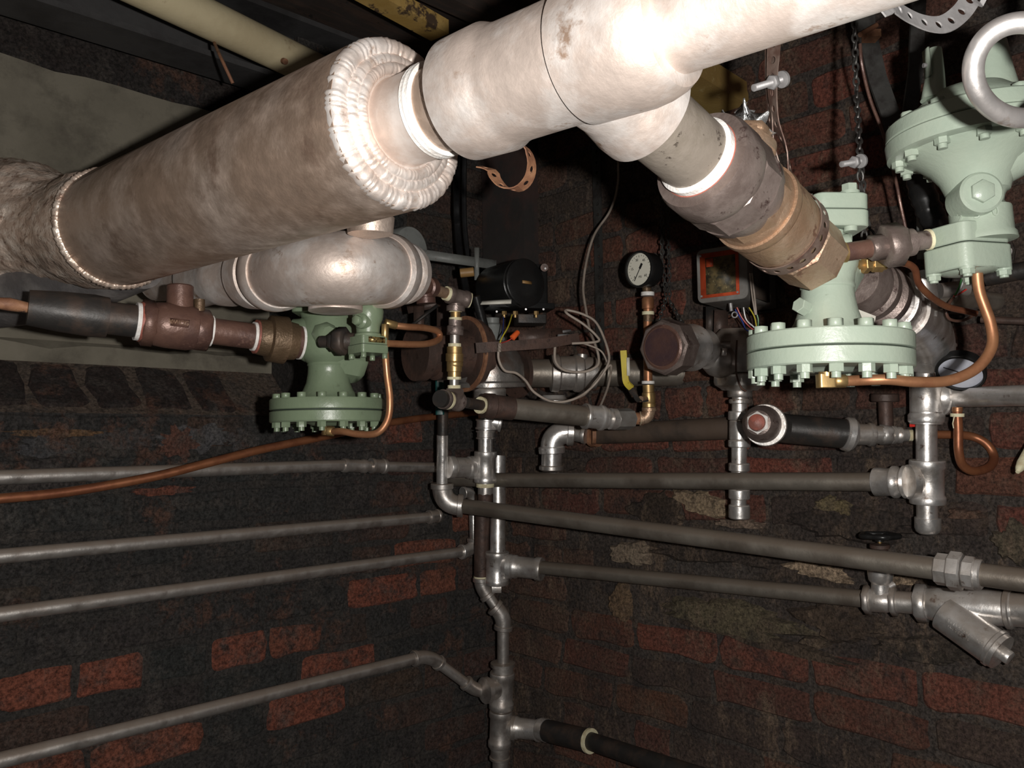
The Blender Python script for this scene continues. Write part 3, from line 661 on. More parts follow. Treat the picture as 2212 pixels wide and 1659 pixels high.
part('name_plate',MB(TP).box((2,-33.4,8),(40,1.2,12)),BRASSPL,tp)
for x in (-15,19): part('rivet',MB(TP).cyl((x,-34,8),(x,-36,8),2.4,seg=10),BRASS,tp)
# pilot link union
t=thing('pilot_union','small blackened iron union joining left regulator to its pilot valve','fitting',P(735,745,1.26))
pipe(t,P(695,738,1.27),P(722,738,1.26),.009,BLACKP,'nipple'); hexn(t,P(716,738,1.26),P(732,738,1.255),.015,BLACKP,'small_nut'); hexn(t,P(728,737,1.255),P(748,737,1.25),.0215,BLACKP,'union_nut'); pipe(t,P(746,737,1.25),P(766,738,1.25),.013,BLACKP,'tail')

# upper right pilot valve
PD=.93
T=F(2100,300,PD,roll=-3)
t=thing('pilot_regulator','pale green pilot regulator with diaphragm bonnet at the far upper right','valve',T@Vector((0,0,-300)))
part('upper_rim',MB(T).lathe((0,0,0),(0,0,1),[(14,150),(14,168),(17,171),(44,168),(48,164),(50,120)],96),GREEN,t)
part('lower_rim',MB(T).lathe((0,0,0),(0,0,1),[(-24,130),(-24,160),(-21,171),(10,173),(12,171),(12,150)],96),GREEN,t)
part('gasket',MB(T).lathe((0,0,0),(0,0,1),[(10,166),(16,166)],96),GROOVE,t)
part('bonnet_dome',MB(T).lathe((0,0,44),(0,0,144),[(0,128),(14,124),(30,112),(48,90),(58,78),(62,60)],64),GREEN,t)
part('underbody',MB(T).lathe((0,0,-20),(0,0,-120),[(0,150),(8,140),(26,112),(48,88),(72,72),(88,66),(100,62),(104,54),(112,50),(124,47),(132,52),(136,60),(140,61),(188,61.5),(194,66),(206,67)],64),GREEN,t)
part('yoke_arm',MB(T).tube(cat([(-78,-10,88),(-76,-10,110),(-70,-10,150),(-66,-10,200)]),[28-.6*i for i in range(25)],seg=20),GREEN,t)
part('yoke_arm',MB(T).tube(cat([(66,10,80),(66,10,110),(62,10,150),(58,10,210)]),[50-.4*i for i in range(25)],seg=24),GREEN,t)
part('yoke_plate',MB(T).box((-92,-22,165),(4,26,60)),GREEN,t)
part('yoke_screw',MB(T).cyl((-94,-22,160),(-101,-22,160),5,seg=12),ZINC,t)
flange_bolts(t,T,12,147,46,-24,15,13,GREEN,ph=.15)
part('side_boss',MB(T).lathe((0,0,-60),(110,-50,-46),[(20,72),(60,54),(96,44),(100,40),(101,26)],40),GREEN,t)
part('front_boss',MB(T).lathe((-24,0,-140),(-36,-90,-136),[(0,46),(56,44),(72,43),(76,38)],40),GREEN,t)
hexn(t,T@Vector((-34,-72,-137)),T@Vector((-37,-86,-137)),24*PD/FPX,GREEN,'hex_plug')
T2=F(2088,540,PD,yaw=22,roll=-2)
part('body_plate',MB(T2).box((0,0,28),(140,112,42),bev=20),GREEN,t)
part('cover_plate',MB(T2).box((0,0,-22),(146,118,52),bev=22),GREEN,t)
part('joint',MB(T2).box((0,0,5.5),(138,110,4),bev=20),GROOVE,t)
part('cover_bulge',MB(T2).lathe((0,0,-46),(0,0,-146),[(0,60),(6,50),(10,25)],40),GREEN,t)
part('neck',MB(T2).lathe((0,0,48),(0,0,148),[(0,58),(3,57),(5,50)],48),GREEN,t)
for (x,y) in ((54,42),(-54,42),(54,-42),(-54,-42)):
    part('cover_bolt',MB(T2).cyl((x,y,-44),(x,y,-52),16,seg=20).hex((x,y,-50),(x,y,-62),14).cyl((x,y,-60),(x,y,-67),9,seg=12),GREEN,t)
# raised 250 (digits wrapped on the neck)
for i,ch in enumerate('250'):
    a=math.radians(-90+(i-1)*31-35); Tt=T@Matrix.Translation((math.cos(a)*61,math.sin(a)*61,-177))@Matrix.Rotation(a+math.pi/2,4,'Z')@Matrix.Rotation(math.radians(90),4,'X')
    part('raised_digit',raised_text(ch,Tt,30,3.5),GREEN,t,smooth=False)
for dz,dx in ((18,0),(-18,6)): part('chrome_screw',MB(T2).cyl((66+dx,-30,dz+10),(80+dx,-36,dz+10),8,seg=16),CHROME,t,label='bright chrome screw')
pipe(t,T@Vector((100,-48,-47)),T@Vector((170,-70,-42)),22*PD/FPX,IRON,'inlet_pipe')

# union between regulator and pilot regulator
t=thing('pipe_union','brown iron hex union joining right regulator to the numbered pilot valve','fitting',P(1910,570,.93))
a=P(1812,547,.92); b=P(2010,517,.925)
q=lambda x:lerp(a,b,(x-1812)/198)
pipe(t,q(1824),q(1900),.0102,REDIRON,'nipple'); part('brass_ring',MB().cyl(q(1814),q(1826),.0112),BRASS,t)
hexn(t,q(1878),q(1910),.0145,IRON,'small_nut'); hexn(t,q(1908),q(1948),.0245,IRON,'union_nut'); part('tail',MB().lathe(q(1946),q(2008),[(0,.0145),(.002,.0155),(.013,.0150),(.015,.0105),(.030,.0105)],24),IRON,t)
part('thread_tape',MB().cyl(q(2002),q(2009),.0115),CREAMT,t)
# copper sensing line right
t=thing('copper_sensing_line','bright copper tube curving from pilot valve down to right regulator underside','tube',P(1950,830,.93))
part('tube',MB().tube(cat([P(2110,575,.92),P(2116,630,.92),P(2140,700,.915),P(2142,750,.91),P(2110,795,.905),P(2050,822,.90),P(1980,825,.895),P(1920,820,.895),P(1870,821,.90),P(1826,823,.90)],10),11.5*.91/FPX,seg=20),COPPER,t)
hexn(t,P(1828,823,.90),P(1803,823,.90),.0072,BRASS,'compression_nut'); part('brass_elbow',MB().box(P(1784,823,.90),(.0185,.0145,.0145),Matrix((RIGHT,FWD,Vector((0,0,1)))).transposed(),bev=.003).cyl(P(1786,812,.90),P(1786,803,.90),.0085,seg=16).cyl(P(1790,823,.90),P(1806,823,.90),.0060),BRASS,t)
# small copper line with brass nut
t=thing('copper_pilot_line','thin darkened copper tube with brass nut under the iron union','tube',P(1930,600,.97))
part('tube',MB().tube(cat([P(1912,572,.96),P(1950,568,.98),P(1975,580,1.0),P(1985,612,1.02),P(2010,640,1.05),P(2045,662,1.1),P(2085,672,1.12),P(2110,678,1.12)],8),.0042,seg=12),COPPERD,t)
part('brass_nut',MB().hex(P(1882,572,.955),P(1906,572,.958),.0085).hex(P(1862,573,.95),P(1874,573,.953),.0095).cyl(P(1850,573,.95),P(1912,572,.96),.006),BRASS,t)
# copper lines of left regulator
t=thing('copper_sensing_line','copper tube dropping from small pilot to the underside of left regulator','tube',P(760,940,1.26))
part('tube',MB().tube(cat([P(832,760,1.24),P(836,810,1.24),P(842,860,1.24),P(838,905,1.24),P(815,935,1.24),P(775,938,1.25),P(740,932,1.26),P(718,932,1.28)],8),.0052,seg=14),COPPER,t)
hexn(t,P(832,700,1.24),P(831,735,1.24),.006,BRASS,'brass_nut'); hexn(t,P(722,932,1.28),P(706,931,1.28),.0075,BRASS,'compression_nut'); part('brass_elbow',MB().box(P(706,930,1.29),(.012,.012,.014)),BRASS,t)
t=thing('copper_loop_line','copper tube looping out and back behind the small pilot valve','tube',P(900,745,1.27))
part('tube',MB().tube(cat([P(852,703,1.26),P(880,706,1.27),P(915,708,1.3),P(945,716,1.33),P(948,732,1.33),P(925,742,1.3),P(890,744,1.27),P(838,742,1.235)],8),.0052,seg=14),COPPER,t)
hexn(t,P(832,697,1.25),P(856,703,1.26),.0065,BRASS,'compression_nut')
# long copper capillary along the left wall
def cl(x,y,o): return L(x,y,o)
mb=MB().tube(cat([cl(-60,1084,.10),cl(0,1077,.10),cl(150,1062,.10),cl(330,1030,.11),cl(450,1000,.12),cl(560,972,.12),cl(690,945,.12),cl(820,917,.12),cl(920,902,.10),cl(1010,893,.07),cl(1046,888,.04)],8),.0085,seg=16)
solo('copper_supply_line',mb,COPPERD,'long dull copper tube sagging across the dark left brick wall','tube')
# ------------------------------------------------------------------ line feeding the left regulator
t=thing('black_pipe','black iron pipe with rusty end entering the left bronze check valve','pipe',P(200,710,1.20))
k=lambda x,dy=0,dd=0:P(x,686+.128*(x-230)+dy,1/(.84-.000225*(x-230))+dd)
part('pipe',MB().tube([k(60),k(130),k(200),k(232)],[.024,.028,.030,.0285],seg=28),BLACKP,t); pipe(t,k(228),k(300),.0235,BLACKP,'nipple')
part('rusty_scale',MB().tube([k(-40,0),k(20,-2),k(90,2)],[.006,.009,.006],seg=10),RUSTO,t)
t=thing('check_valve','red brown bronze check valve with raised nameplate left of sage regulator','valve',k(380)-Vector((0,0,.04)))
part('thread_tape',MB().cyl(k(292),k(303),.0275),WHITE,t); part('red_sealant',MB().cyl(k(301),k(308),.029),REDP,t)
hexn(t,k(304),k(334),.034,REDIRON,'inlet_hex')
kd=k(420)-k(320); part('valve_body',MB().lathe(k(328),k(470),[(0,.028),(.004,.0315),(.020,.0335),(.050,.0335),(.060,.031),(.062,.026)],40),REDIRON,t)
hexn(t,k(408),k(452),.0315,REDIRON,'outlet_hex'); part('thread_tape_ring',MB().cyl(k(450),k(457),.0235),WHITE,t)
bq=k(388); part('bonnet_stem',MB().cyl(bq+Vector((0,0,.02)),bq+Vector((0,0,.062)),.019,bev=.002),REDIRON,t)
bq=k(430); part('bonnet_plug',MB().cyl(bq+Vector((0,0,.02)),bq+Vector((0,0,.045)),.008),BRONZED,t)
fr=F(384,697,dep(k(384))-.0345,yaw=0,roll=7); 
part('cartouche',MB(fr).box((0,-2,0),(50,3,17)),REDIRON,t); part('raised_digit',raised_text('600WOG',fr@Matrix.Translation((0,-4,0))@Matrix.Rotation(math.radians(90),4,'X'),13,.8),BRONZE,t,smooth=False)
t=thing('pipe_nipple','brown pipe nipple with white tape between check valve and round union','pipe',k(505)-Vector((0,0,.02)))
pipe(t,k(452),k(552),.0200,REDIRON,'nipple'); part('thread_tape',MB().cyl(k(545),k(556),.0225),WHITE,t)
t=thing('pipe_union','dark bronze union screwed into the left side of sage regulator','fitting',k(600)-Vector((0,0,.035)))
part('union_body',MB().lathe(k(553),k(640),[(0,.024),(.003,.027),(.018,.029),(.020,.036),(.045,.0375),(.047,.031),(.062,.029),(.064,.024)],40),BRONZED,t)
part('red_sealant',MB().cyl(k(551),k(555),.0265),REDP,t); part('tail',MB().cyl(k(630),k(650),.0265,bev=.002),REDIRON,t); part('thread_tape',MB().cyl(k(646),k(651),.0275),WHITE,t)

# ------------------------------------------------------------------ left wall pipes
def wp(px,py,off=.055): return L(px,py,off)
t=thing('wall_pipe','topmost dusty silver pipe along left wall, with a coupling right of middle','pipe',wp(400,1018))
pipe(t,wp(-80,1034),wp(745,1005),.0130,GALV); coupling(t,wp(740,1005),wp(790,1007),.0130,GALV,'coupling',1.25); coupling(t,wp(800,1006),wp(832,1007),.0130,GALV,'union',1.4); pipe(t,wp(785,1007),wp(965,1010),.0125,GALV,'short_pipe')
t=thing('wall_pipe','second dusty silver pipe from the top on left wall, ending under the elbow','pipe',wp(400,1160))
pipe(t,wp(-80,1209),wp(940,1116),.0130,GALV); coupling(t,wp(925,1117),wp(948,1114),.0130,GALV,'end_fitting',1.3)
t=thing('wall_pipe','third dusty silver pipe on left wall, turning up beside the corner','pipe',wp(500,1260))
pipe(t,wp(-80,1338),wp(1005,1191),.0133,GALV); elbow(t,wp(998,1192),wp(1026,1188),wp(1024,1166),.0133,CHROME); pipe(t,wp(1024,1172),wp(1021,1070),.0115,CHROME,'riser'); elbow(t,wp(1022,1086),wp(1020,1060),wp(1002,1064),.0115,CHROME,'upper_elbow',1.15)
t=thing('wall_pipe','lowest dusty silver pipe on left wall, offset down into the corner stack','pipe',wp(500,1525))
pipe(t,wp(-80,1662),wp(905,1420),.0140,GALV); elbow(t,wp(896,1422),wp(926,1414),wp(948,1432),.0140,GALV,k=1.18); pipe(t,wp(944,1430),wp(1012,1480,.08),.0130,GALV,'offset_pipe'); elbow(t,wp(1008,1476,.08),wp(1032,1497,.09),wp(1054,1490,.10),.0140,GALV,'lower_elbow',1.18)

# ------------------------------------------------------------------ corner stack
DS=2.12
def S(px,py,dd=0): return P(px,py,DS+dd)
t=thing('corner_riser','silver riser with tees at the bottom of the room corner','pipe',S(1083,1700))
pipe(t,S(1084,1430),S(1080,1720),.0200,GALV,'pipe'); part('top_collar',MB().lathe(S(1086,1430),S(1086,1452),[(0,.018),(.002,.031),(.010,.031),(.012,.026),(.026,.026)],32),GALV,t)
tee(t,S(1085,1452),S(1083,1530),S(1046,1492,-.03),.0215,GALV,'upper_tee',1.3); part('reducing_rings',MB().lathe(S(1064,1488),S(1046,1493,-.02),[(0,.026),(.004,.0275),(.006,.024),(.010,.0265),(.012,.022),(.018,.024),(.020,.018)],32),CHROME,t)
tee(t,S(1082,1535),S(1079,1612),S(1112,1572),.0200,GALV,'lower_tee',1.3)
part('branch_coupling',MB().lathe(S(1108,1571),S(1185,1580,-.03),fitprof(.075,.018,.0275,.15)),CHROME,t); coupling(t,S(1080,1612),S(1079,1640),.021,GALV,'collar',1.22)
t=thing('offset_pipe','crooked small silver pipe zigzagging down the corner below yellow tape','pipe',S(1085,1430))
pipe(t,S(1087,1345),S(1087,1436),.0150,GALV,'pipe'); elbow(t,S(1070,1312),S(1090,1330),S(1087,1356),.0165,GALV,k=1.2); pipe(t,S(1048,1276),S(1074,1316),.0135,GALV,'diagonal'); elbow(t,S(1040,1252),S(1040,1268),S(1054,1286),.0155,GALV,'upper_elbow',1.2)
part('yellow_tape',MB().cyl(S(1040,1244),S(1040,1252),.0195),CREAMT,t); pipe(t,S(1042,1090),S(1040,1246),.0190,RUST,'rusty_pipe')
t=thing('corner_pipe','bright silver pipe with tee feeding the third pipe on right wall','pipe',S(1075,1275,-.02))
pipe(t,S(1076,985,.03),S(1075,1195,-.01),.0195,CHROME); tee(t,S(1074,1192,-.02),S(1073,1262,-.02),S(1106,1224,-.03),.0205,CHROME,k=1.3); hexn(t,S(1073,1262,-.02),S(1073,1279,-.02),.0165,GALV,'plug',seg=4)
part('union',MB().lathe(S(1104,1223,-.03),S(1168,1229,-.06),fitprof(.082,.02,.0285,.18)),CHROME,t)
p3a=S(1162,1225,-.06); p3b=P(1850,1292,1.54)
t=thing('wall_pipe','lower dusty pipe on right wall ending at the handwheel valve','pipe',lerp(p3a,p3b,.5)); pipe(t,p3a,lerp(p3a,p3b,1.06),.0158,DULL)
t=thing('corner_drop','silver drop leg with tee on the top left wall pipe, beside room corner','pipe',S(1047,1100,-.08))
Sx=lambda px,py:P(px,py,2.00)
pipe(t,Sx(1049,880),Sx(1048,1068),.0175,CHROME); coupling(t,Sx(1051,905),Sx(1050,928),.0185,CHROME,'collar',1.4); coupling(t,Sx(1049,930),Sx(1049,948),.0185,GALV,'coupling',1.25)
tee(t,Sx(1049,975),Sx(1048,1042),Sx(1016,1010),.0190,CHROME,k=1.28); part('union',MB().lathe(Sx(1022,1010),P(958,1009,1.96),fitprof(.066,.019,.0265,.2)),CHROME,t)
part('cream_tape',MB().cyl(Sx(1048,1044),Sx(1048,1052),.0215),CREAMT,t); hexn(t,Sx(1048,1066),Sx(1048,1090),.020,RUST,'plug')
part('branch_stub',MB().lathe(Sx(1052,908),Sx(1085,914),fitprof(.036,.015,.021)),CHROME,t)
# pipe 2 with handle leg
t=thing('long_pipe','long thick dusty pipe sloping across right wall from elbow to hex union','pipe',P(1500,1180,1.5))
e0=P(958,1092,1.97)
p2a=P(985,1091,1.98); p2b=P(2300,1265,1.161)
pipe(t,p2a,lerp(p2a,p2b,1.5),.0170,DULL); elbow(t,P(955,1050,1.97),P(955,1090,1.97),lerp(p2a,p2b,.012),.0190,GALV)
def on2(x):
    lo,hi=0,1
    for _ in range(40):
        m_=(lo+hi)/2; c=RM.transposed()@(lerp(p2a,p2b,m_)-CAM); px=CX+FPX*c.x/(-c.z)
        if px<x: lo=m_
        else: hi=m_
    return lerp(p2a,p2b,lo)
hexn(t,on2(2022),on2(2052),.0240,CHROME,'union_end',seg=8); hexn(t,on2(2050),on2(2080),.0290,CHROME,'union_nut',seg=8); hexn(t,on2(2082),on2(2108),.0245,CHROME,'union_end',seg=8); part('collar',MB().cyl(on2(2106),on2(2122),.0225,bev=.002),CHROME,t)
pipe(t,P(957,880,1.96),P(955,1055,1.97),.0125,BLACKP,'riser'); part('bright_sleeve',MB().cyl(P(956,940,1.96),P(955,1050,1.97),.0135),CHROME,t)
t=thing('lever_handle','dark teal gripped lever hanging behind the brass ball valve','handle',P(948,890,1.93))
part('grip',MB().box(P(950,856,1.93),(.020,.012,.085),Matrix((RIGHT,FWD,Vector((0,0,1)))).transposed(),bev=.004),TEAL,t); part('lever',MB().strip([P(950,830,1.93),P(954,808,1.92),P(960,790,1.91)],RIGHT,.014,.003),GALV,t); part('nut',MB().hex(P(962,786,1.90),P(962,786,1.88),.007),BRASS,t)
# pipe 1
t=thing('wall_pipe','upper level dusty pipe on right wall between corner and capped drip leg','pipe',R(1500,1040,.08)); 
p1a=P(972,1036,2.12); p1b=P(1915,1041,1.475)
pipe(t,p1a,p1b,.0168,DULL)
# ------------------------------------------------------------------ bottom right black pipe
t=thing('wall_pipe','lowest black pipe on right wall leaving the corner riser with white ring','pipe',P(1300,1620,1.95))
a=P(1180,1578,2.07); b=P(1272,1600,1.97); pipe(t,a,b,.0265,BLACKP,'reducer'); part('ring',MB().cyl(b,lerp(a,b,1.05),.0285),CREAMT,t); c_=lerp(b,P(1600,1708,1.60),2.2); pipe(t,b,c_,.0205,BLACKP,'pipe')
part('end_ring',MB().cyl(lerp(a,b,-.12),lerp(a,b,.02),.0275),CHROME,t)

# ------------------------------------------------------------------ drip leg at right
DD=1.44
V=lambda px,py,dd=0:P(px,py,DD+dd)
t=thing('drip_leg','bright silver capped drip leg with two tees hanging at right','pipe',V(2004,1155))
pipe(t,V(2000,775),V(2003,1125),.0170,CHROME); part('top_reducer',MB().lathe(V(1998,728),V(1999,800),[(0,.038),(.004,.042),(.016,.043),(.028,.042),(.030,.030),(.044,.029),(.045,.020)],40).lathe(V(1999,756),V(1999,800),[(0,.040),(.002,.052),(.010,.054),(.018,.050),(.020,.030)],48),CHROME,t)
hexn(t,V(1999,765),V(1999,782),.029,CHROME,'hex_collar',seg=8)
tee(t,V(2000,815),V(2001,912),V(2052,859),.0215,CHROME,'upper_tee',1.2); coupling(t,V(2001,888),V(2001,916),.0215,CHROME,'collar',1.22)
tee(t,V(2003,994),V(2004,1088),V(1962,1041),.0215,CHROME,'lower_tee',1.2); part('union',MB().lathe(V(1962,1041,.010),V(1908,1041,.040),[(0,.016),(.001,.0265),(.006,.0285),(.012,.022),(.018,.0275),(.024,.028),(.030,.024),(.048,.025),(.056,.025),(.058,.018)],32),CHROME,t)
part('cap',MB().lathe(V(2004,1118),V(2004,1155),[(0,.017),(.0005,.0208),(.018,.0208),(.024,.0185),(.028,.013),(.0295,.004)],40),CHROME,t)
t=thing('wall_pipe','short silver pipe leaving upper tee of drip leg toward right edge','pipe',V(2130,857,-.05)); pipe(t,V(2045,859),lerp(V(2045,859),P(2330,851,1.22),2.2),.0165,CHROME)
# pressure gauge behind copper tube
def gauge(o,n,upv,r,m_dial,t,needle=None,marks=True,depth=.03):
    n=Vector(n).normalized(); x=Vector(upv).cross(n).normalized(); y=n.cross(x)
    part('case',MB().lathe(o,o+n,[(-depth,r*.93),(-depth*.9,r*.97),(0,r*.97),(.001,r*1.03),(.006,r*1.03),(.008,r*.99),(.008,r*.90),(.002,r*.89)],56),BLACK,t)
    part('dial',MB().cyl(o+n*.0018,o+n*.0026,r*.9,seg=56),m_dial,t)
    if marks:
        mb=MB()
        for k in range(21):
            a=math.radians(225-270*k/20); rr=r*.80; l=r*(.13 if k%5==0 else .07); c=o+n*.003+(x*math.cos(a)+y*math.sin(a))*(rr-l/2)
            d1=(x*math.cos(a)+y*math.sin(a)); d2=n.cross(d1); mb.box(c,(l,r*.018,.0004),Matrix((d1,d2,n)).transposed())
        M4=Matrix((x,y,n)).transposed().to_4x4(); 
        for s_,a in (('0',225),('15',171),('30',108),('45',54),('60',-45)):
            aa=math.radians(a); T=Matrix.Translation(o+n*.003+(x*math.cos(aa)+y*math.sin(aa))*r*.56)@M4; q=raised_text(s_,T,r*.2,.0002); mb.v+=[]; mb.f+=[tuple(len(mb.v)+i for i in f) for f in q.f]; mb.v+=q.v
        q=raised_text('PSI',Matrix.Translation(o+n*.003-y*r*.42)@M4,r*.17,.0002); mb.f+=[tuple(len(mb.v)+i for i in f) for f in q.f]; mb.v+=q.v
        part('dial_marks',mb,INK,t,smooth=False)
    if needle is not None:
        a=math.radians(needle); d1=x*math.cos(a)+y*math.sin(a); d2=n.cross(d1)
        part('needle',MB().box(o+n*.0038+d1*r*.25,(r*.95,r*.035,.0008),Matrix((d1,d2,n)).transposed()).box(o+n*.004-d1*r*.2,(r*.32,r*.13,.001),Matrix((d1,d2,n)).transposed()),INK,t,smooth=False)
t=thing('pressure_gauge','tilted white faced gauge partly hidden behind the bright copper tube','gauge',P(2078,840,1.36))
gauge(P(2076,802,1.38),RIGHT*-.55-FWD*.6-Vector((0,0,.75)),Vector((0,0,1)),.037,BLUED,t,marks=False,needle=150,depth=.012); pipe(t,P(2076,800,1.42),P(2015,800,1.45),.006,CHROME,'stem')
t=thing('copper_siphon','coiled copper siphon tube with cream zip tie right of drip leg','tube',P(2100,1020,1.42))
part('tube',MB().tube(cat([P(2018,939,1.46),P(2060,939,1.46),P(2100,943,1.46),P(2130,958,1.45),P(2147,985,1.44),P(2138,1008,1.42),P(2105,1018,1.40),P(2080,1005,1.39),P(2071,975,1.38),P(2070,930,1.38),P(2068,888,1.38)],8),.0072,seg=16),COPPERD,t)
part('end_cap',MB().cyl(P(2068,890,1.38),P(2068,879,1.38),.0080,bev=.001),COPPER,t); part('zip_tie',MB().cyl(P(2068,900,1.38),P(2068,893,1.38),.0105).tube([P(2062,898,1.37),P(2058,915,1.37),P(2060,925,1.37)],.0009,seg=6),CREAMT,t)
# horizontal trap line behind
t=thing('black_trap_pipe','fat black pipe with open threaded end, ringed white, facing camera','pipe',P(1740,930,1.55))
a=P(1655,918,1.50); b=P(1835,940,1.50)
part('end_cup',MB().lathe(P(1640,914,1.44),P(1662,921,1.52),[(0,.010),(-.012,.014),(-.010,.021),(.004,.030),(.035,.034)],32),IRON,t); part('white_ring',MB().lathe(P(1652,918,1.46),P(1668,922,1.53),[(0,.028),(0,.0355),(.004,.037),(.010,.034)],40),CHROME,t)
hexn(t,P(1636,913,1.43),P(1644,915,1.455),.020,WHITE,'hex_bush'); part('red_plug',MB().lathe(P(1634,912,1.425),P(1640,914,1.45),[(-.004,.006),(0,.0135),(.006,.0145)],24),REDP,t)
part('pipe',MB().tube([P(1660,920,1.50),P(1700,926,1.52),P(1838,938,1.50)],.0265,seg=28),BLACKP,t)
part('silver_ring',MB().lathe(P(1822,936,1.50),P(1842,940,1.50),[(0,.027),(.003,.030),(.012,.031),(.018,.027)],40),CHROME,t)
t=thing('steam_trap_fittings','row of small silver fittings between black pipe and drip leg','fitting',P(1910,945,1.5))
p=lambda x:P(x,938+.02*(x-1850),1.52)
part('coupling',MB().lathe(p(1838),p(1885),fitprof(.040,.016,.0215)),GALV,t); part('nipple',MB().cyl(p(1880),p(1905),.0165),GALV,t); hexn(t,p(1900),p(1925),.0185,CHROME,'hex_nut'); part('ribbed_fitting',MB().lathe(p(1922),p(1962),[(0,.012),(.003,.0165),(.009,.0165),(.010,.012),(.014,.015),(.020,.015),(.021,.011),(.032,.011)],24),CHROME,t)
part('cream_tape',MB().cyl(p(1958),p(1970),.0105),CREAMT,t); part('brass_fitting',MB().cyl(p(1968),p(1990),.0085),BRASS,t)
part('riser',MB().cyl(P(1915,930,1.53),P(1912,860,1.53),.0125).cyl(P(1912,868,1.53),P(1912,850,1.53),.024,bev=.002),RUST,t)
solo('red_lever_tip',MB().box(P(1974,916,1.47),(.012,.012,.010),bev=.002),REDPL,'small red plastic lever tip just left of drip leg','handle')
# brown wall pipe behind
t=thing('wall_pipe','faint brown pipe on right wall with orange flange ring at left end','pipe',R(1450,930,.05)); pipe(t,R(1290,938,.06),R(1640,922,.06),.0235,mat('brown_dusty_pipe',(.10,.07,.052),(.06,.045,.035),rough=.6,bump=.2)); part('flange_ring',MB().cyl(R(1279,939,.06),R(1290,938,.06),.030),RUSTO,t)
# elbow below
t=thing('silver_elbow','silver elbow turning down over the wall right of the corner','fitting',P(1190,1018,2.0))
e=2.0
elbow(t,P(1192,972,e),P(1190,932,e),P(1232,934,e),.0235,CHROME,k=1.15); pipe(t,P(1192,965,e),P(1191,1012,e),.0240,CHROME,'drop'); part('bottom_rim',MB().lathe(P(1191,1005,e),P(1191,1020,e),[(0,.026),(.002,.029),(.010,.029),(.014,.022)],32),GALV,t)
part('reducer',MB().lathe(P(1228,934,e),P(1270,940,e-.02),fitprof(.045,.016,.0215)),GALV,t); part('orange_collar',MB().cyl(P(1278,938,e-.03),P(1286,938,e-.03),.024),RUSTO,t)
# ------------------------------------------------------------------ strainer line
D3=1.30
t=thing('tee_valve','silver tee with black handwheel between right wall pipe and strainer','valve',P(1905,1320,D3))
dl=lambda x:1.52-.00045*(x-1850)
q3=lambda x:P(x,1294+.068*(x-1850),dl(x))
hexn(t,q3(1866),q3(1880),.0265,GALV,'inlet_hex'); part('tee_body',MB().lathe(q3(1876),q3(1928),[(0,.018),(.004,.0205),(.030,.0205),(.036,.018)],32).lathe(q3(1902),q3(1902)+(P(1903,1235,dl(1902))-P(1903,1300,dl(1902))),[(0,.0165),(.030,.0155),(.036,.020),(.046,.0215),(.056,.022)],32),CHROME,t); hexn(t,q3(1924),q3(1938),.0265,GALV,'outlet_hex'); part('side_screw',MB().cyl(P(1920,1268,dl(1920)),P(1932,1262,dl(1920)),.005,seg=12),CHROME,t)
part('bonnet',MB().lathe(P(1903,1232,1.49),P(1900,1165,1.49),[(0,.018),(.012,.020),(.020,.015),(.038,.013),(.040,.017),(.046,.017),(.048,.006)],20),RUST,t); part('stem',MB().cyl(P(1901,1182,1.49),P(1900,1163,1.49),.0035,seg=10),BRASS,t)
o=P(1900,1162,1.49); mb=MB(); rr=.030
pts=[o+Vector((math.cos(a)*rr*(1+.07*math.cos(5*a)),math.sin(a)*rr*(1+.07*math.cos(5*a)),.004)) for a in [2*math.pi*k/60 for k in range(61)]]; mb.tube(pts,.0048,seg=10)
for k_ in range(5): a=2*math.pi*k_/5; mb.tube([o,o+Vector((math.cos(a)*rr,math.sin(a)*rr,.004))],.0035,seg=8)
mb.cyl(o-Vector((0,0,.006)),o+Vector((0,0,.006)),.008,seg=12); part('handwheel',mb,BLACK,t)
t=thing('y_strainer','bright silver Y strainer with angled barrel and hex plug at right edge','strainer',P(2100,1430,1.2))
pipe(t,q3(1934),q3(1985),.0190,GALV,'nipple'); hexn(t,q3(1978),q3(2004),.0330,CHROME,'bushing')
part('strainer_body',MB().lathe(q3(2002),q3(2180),[(0,.024),(.004,.027),(.020,.0285),(.095,.0290),(.118,.0275),(.120,.0295),(.130,.0295)],48),CHROME,t)
part('end_collar',MB().cyl(q3(2172),q3(2186),.032,bev=.002),GALV,t); pipe(t,q3(2180),lerp(q3(2180),q3(2330),4),.027,GALV,'outlet_pipe')
d=1.235; yb0=P(2035,1322,1.42); yb1=P(2165,1411,1.34); ln=(yb1-yb0).length
part('barrel',MB().lathe(yb0,yb1,[(0,.020),(.004,.0295),(ln*.84,.0305),(ln*.86,.0325),(ln*.91,.0325),(ln*.92,.0305),(ln*.99,.030),(ln*1.0,.018)],48),CHROME,t); hexn(t,lerp(yb0,yb1,.99),lerp(yb0,yb1,1.13),.0125,CHROME,'hex_plug')
# embossed letter-like dots on the barrel
axy=(yb1-yb0).normalized(); tc_=(CAM-lerp(yb0,yb1,.4)); sd=axy.cross(tc_).normalized(); nn=sd.cross(axy).normalized(); mb=MB(); random.seed(3)
for row in range(2):
    for k_ in range(15 if row==0 else 9):
        s_=ln*(.24+.042*k_ + .03*row); an=(-.20-.24*row); dr=nn*math.cos(an)-sd*math.sin(an) if True else nn
        c=yb0+axy*s_+dr*.0304
        for z_ in range(3):
            if random.random()<.75: mb.box(c+axy*random.uniform(-.001,.001)+dr.cross(axy)*(.0016*(z_-1)),(.0013,.0011,.0012),Matrix((axy,dr.cross(axy),dr)).transposed())
part('embossed_marks',mb,CHROME,t,smooth=False)

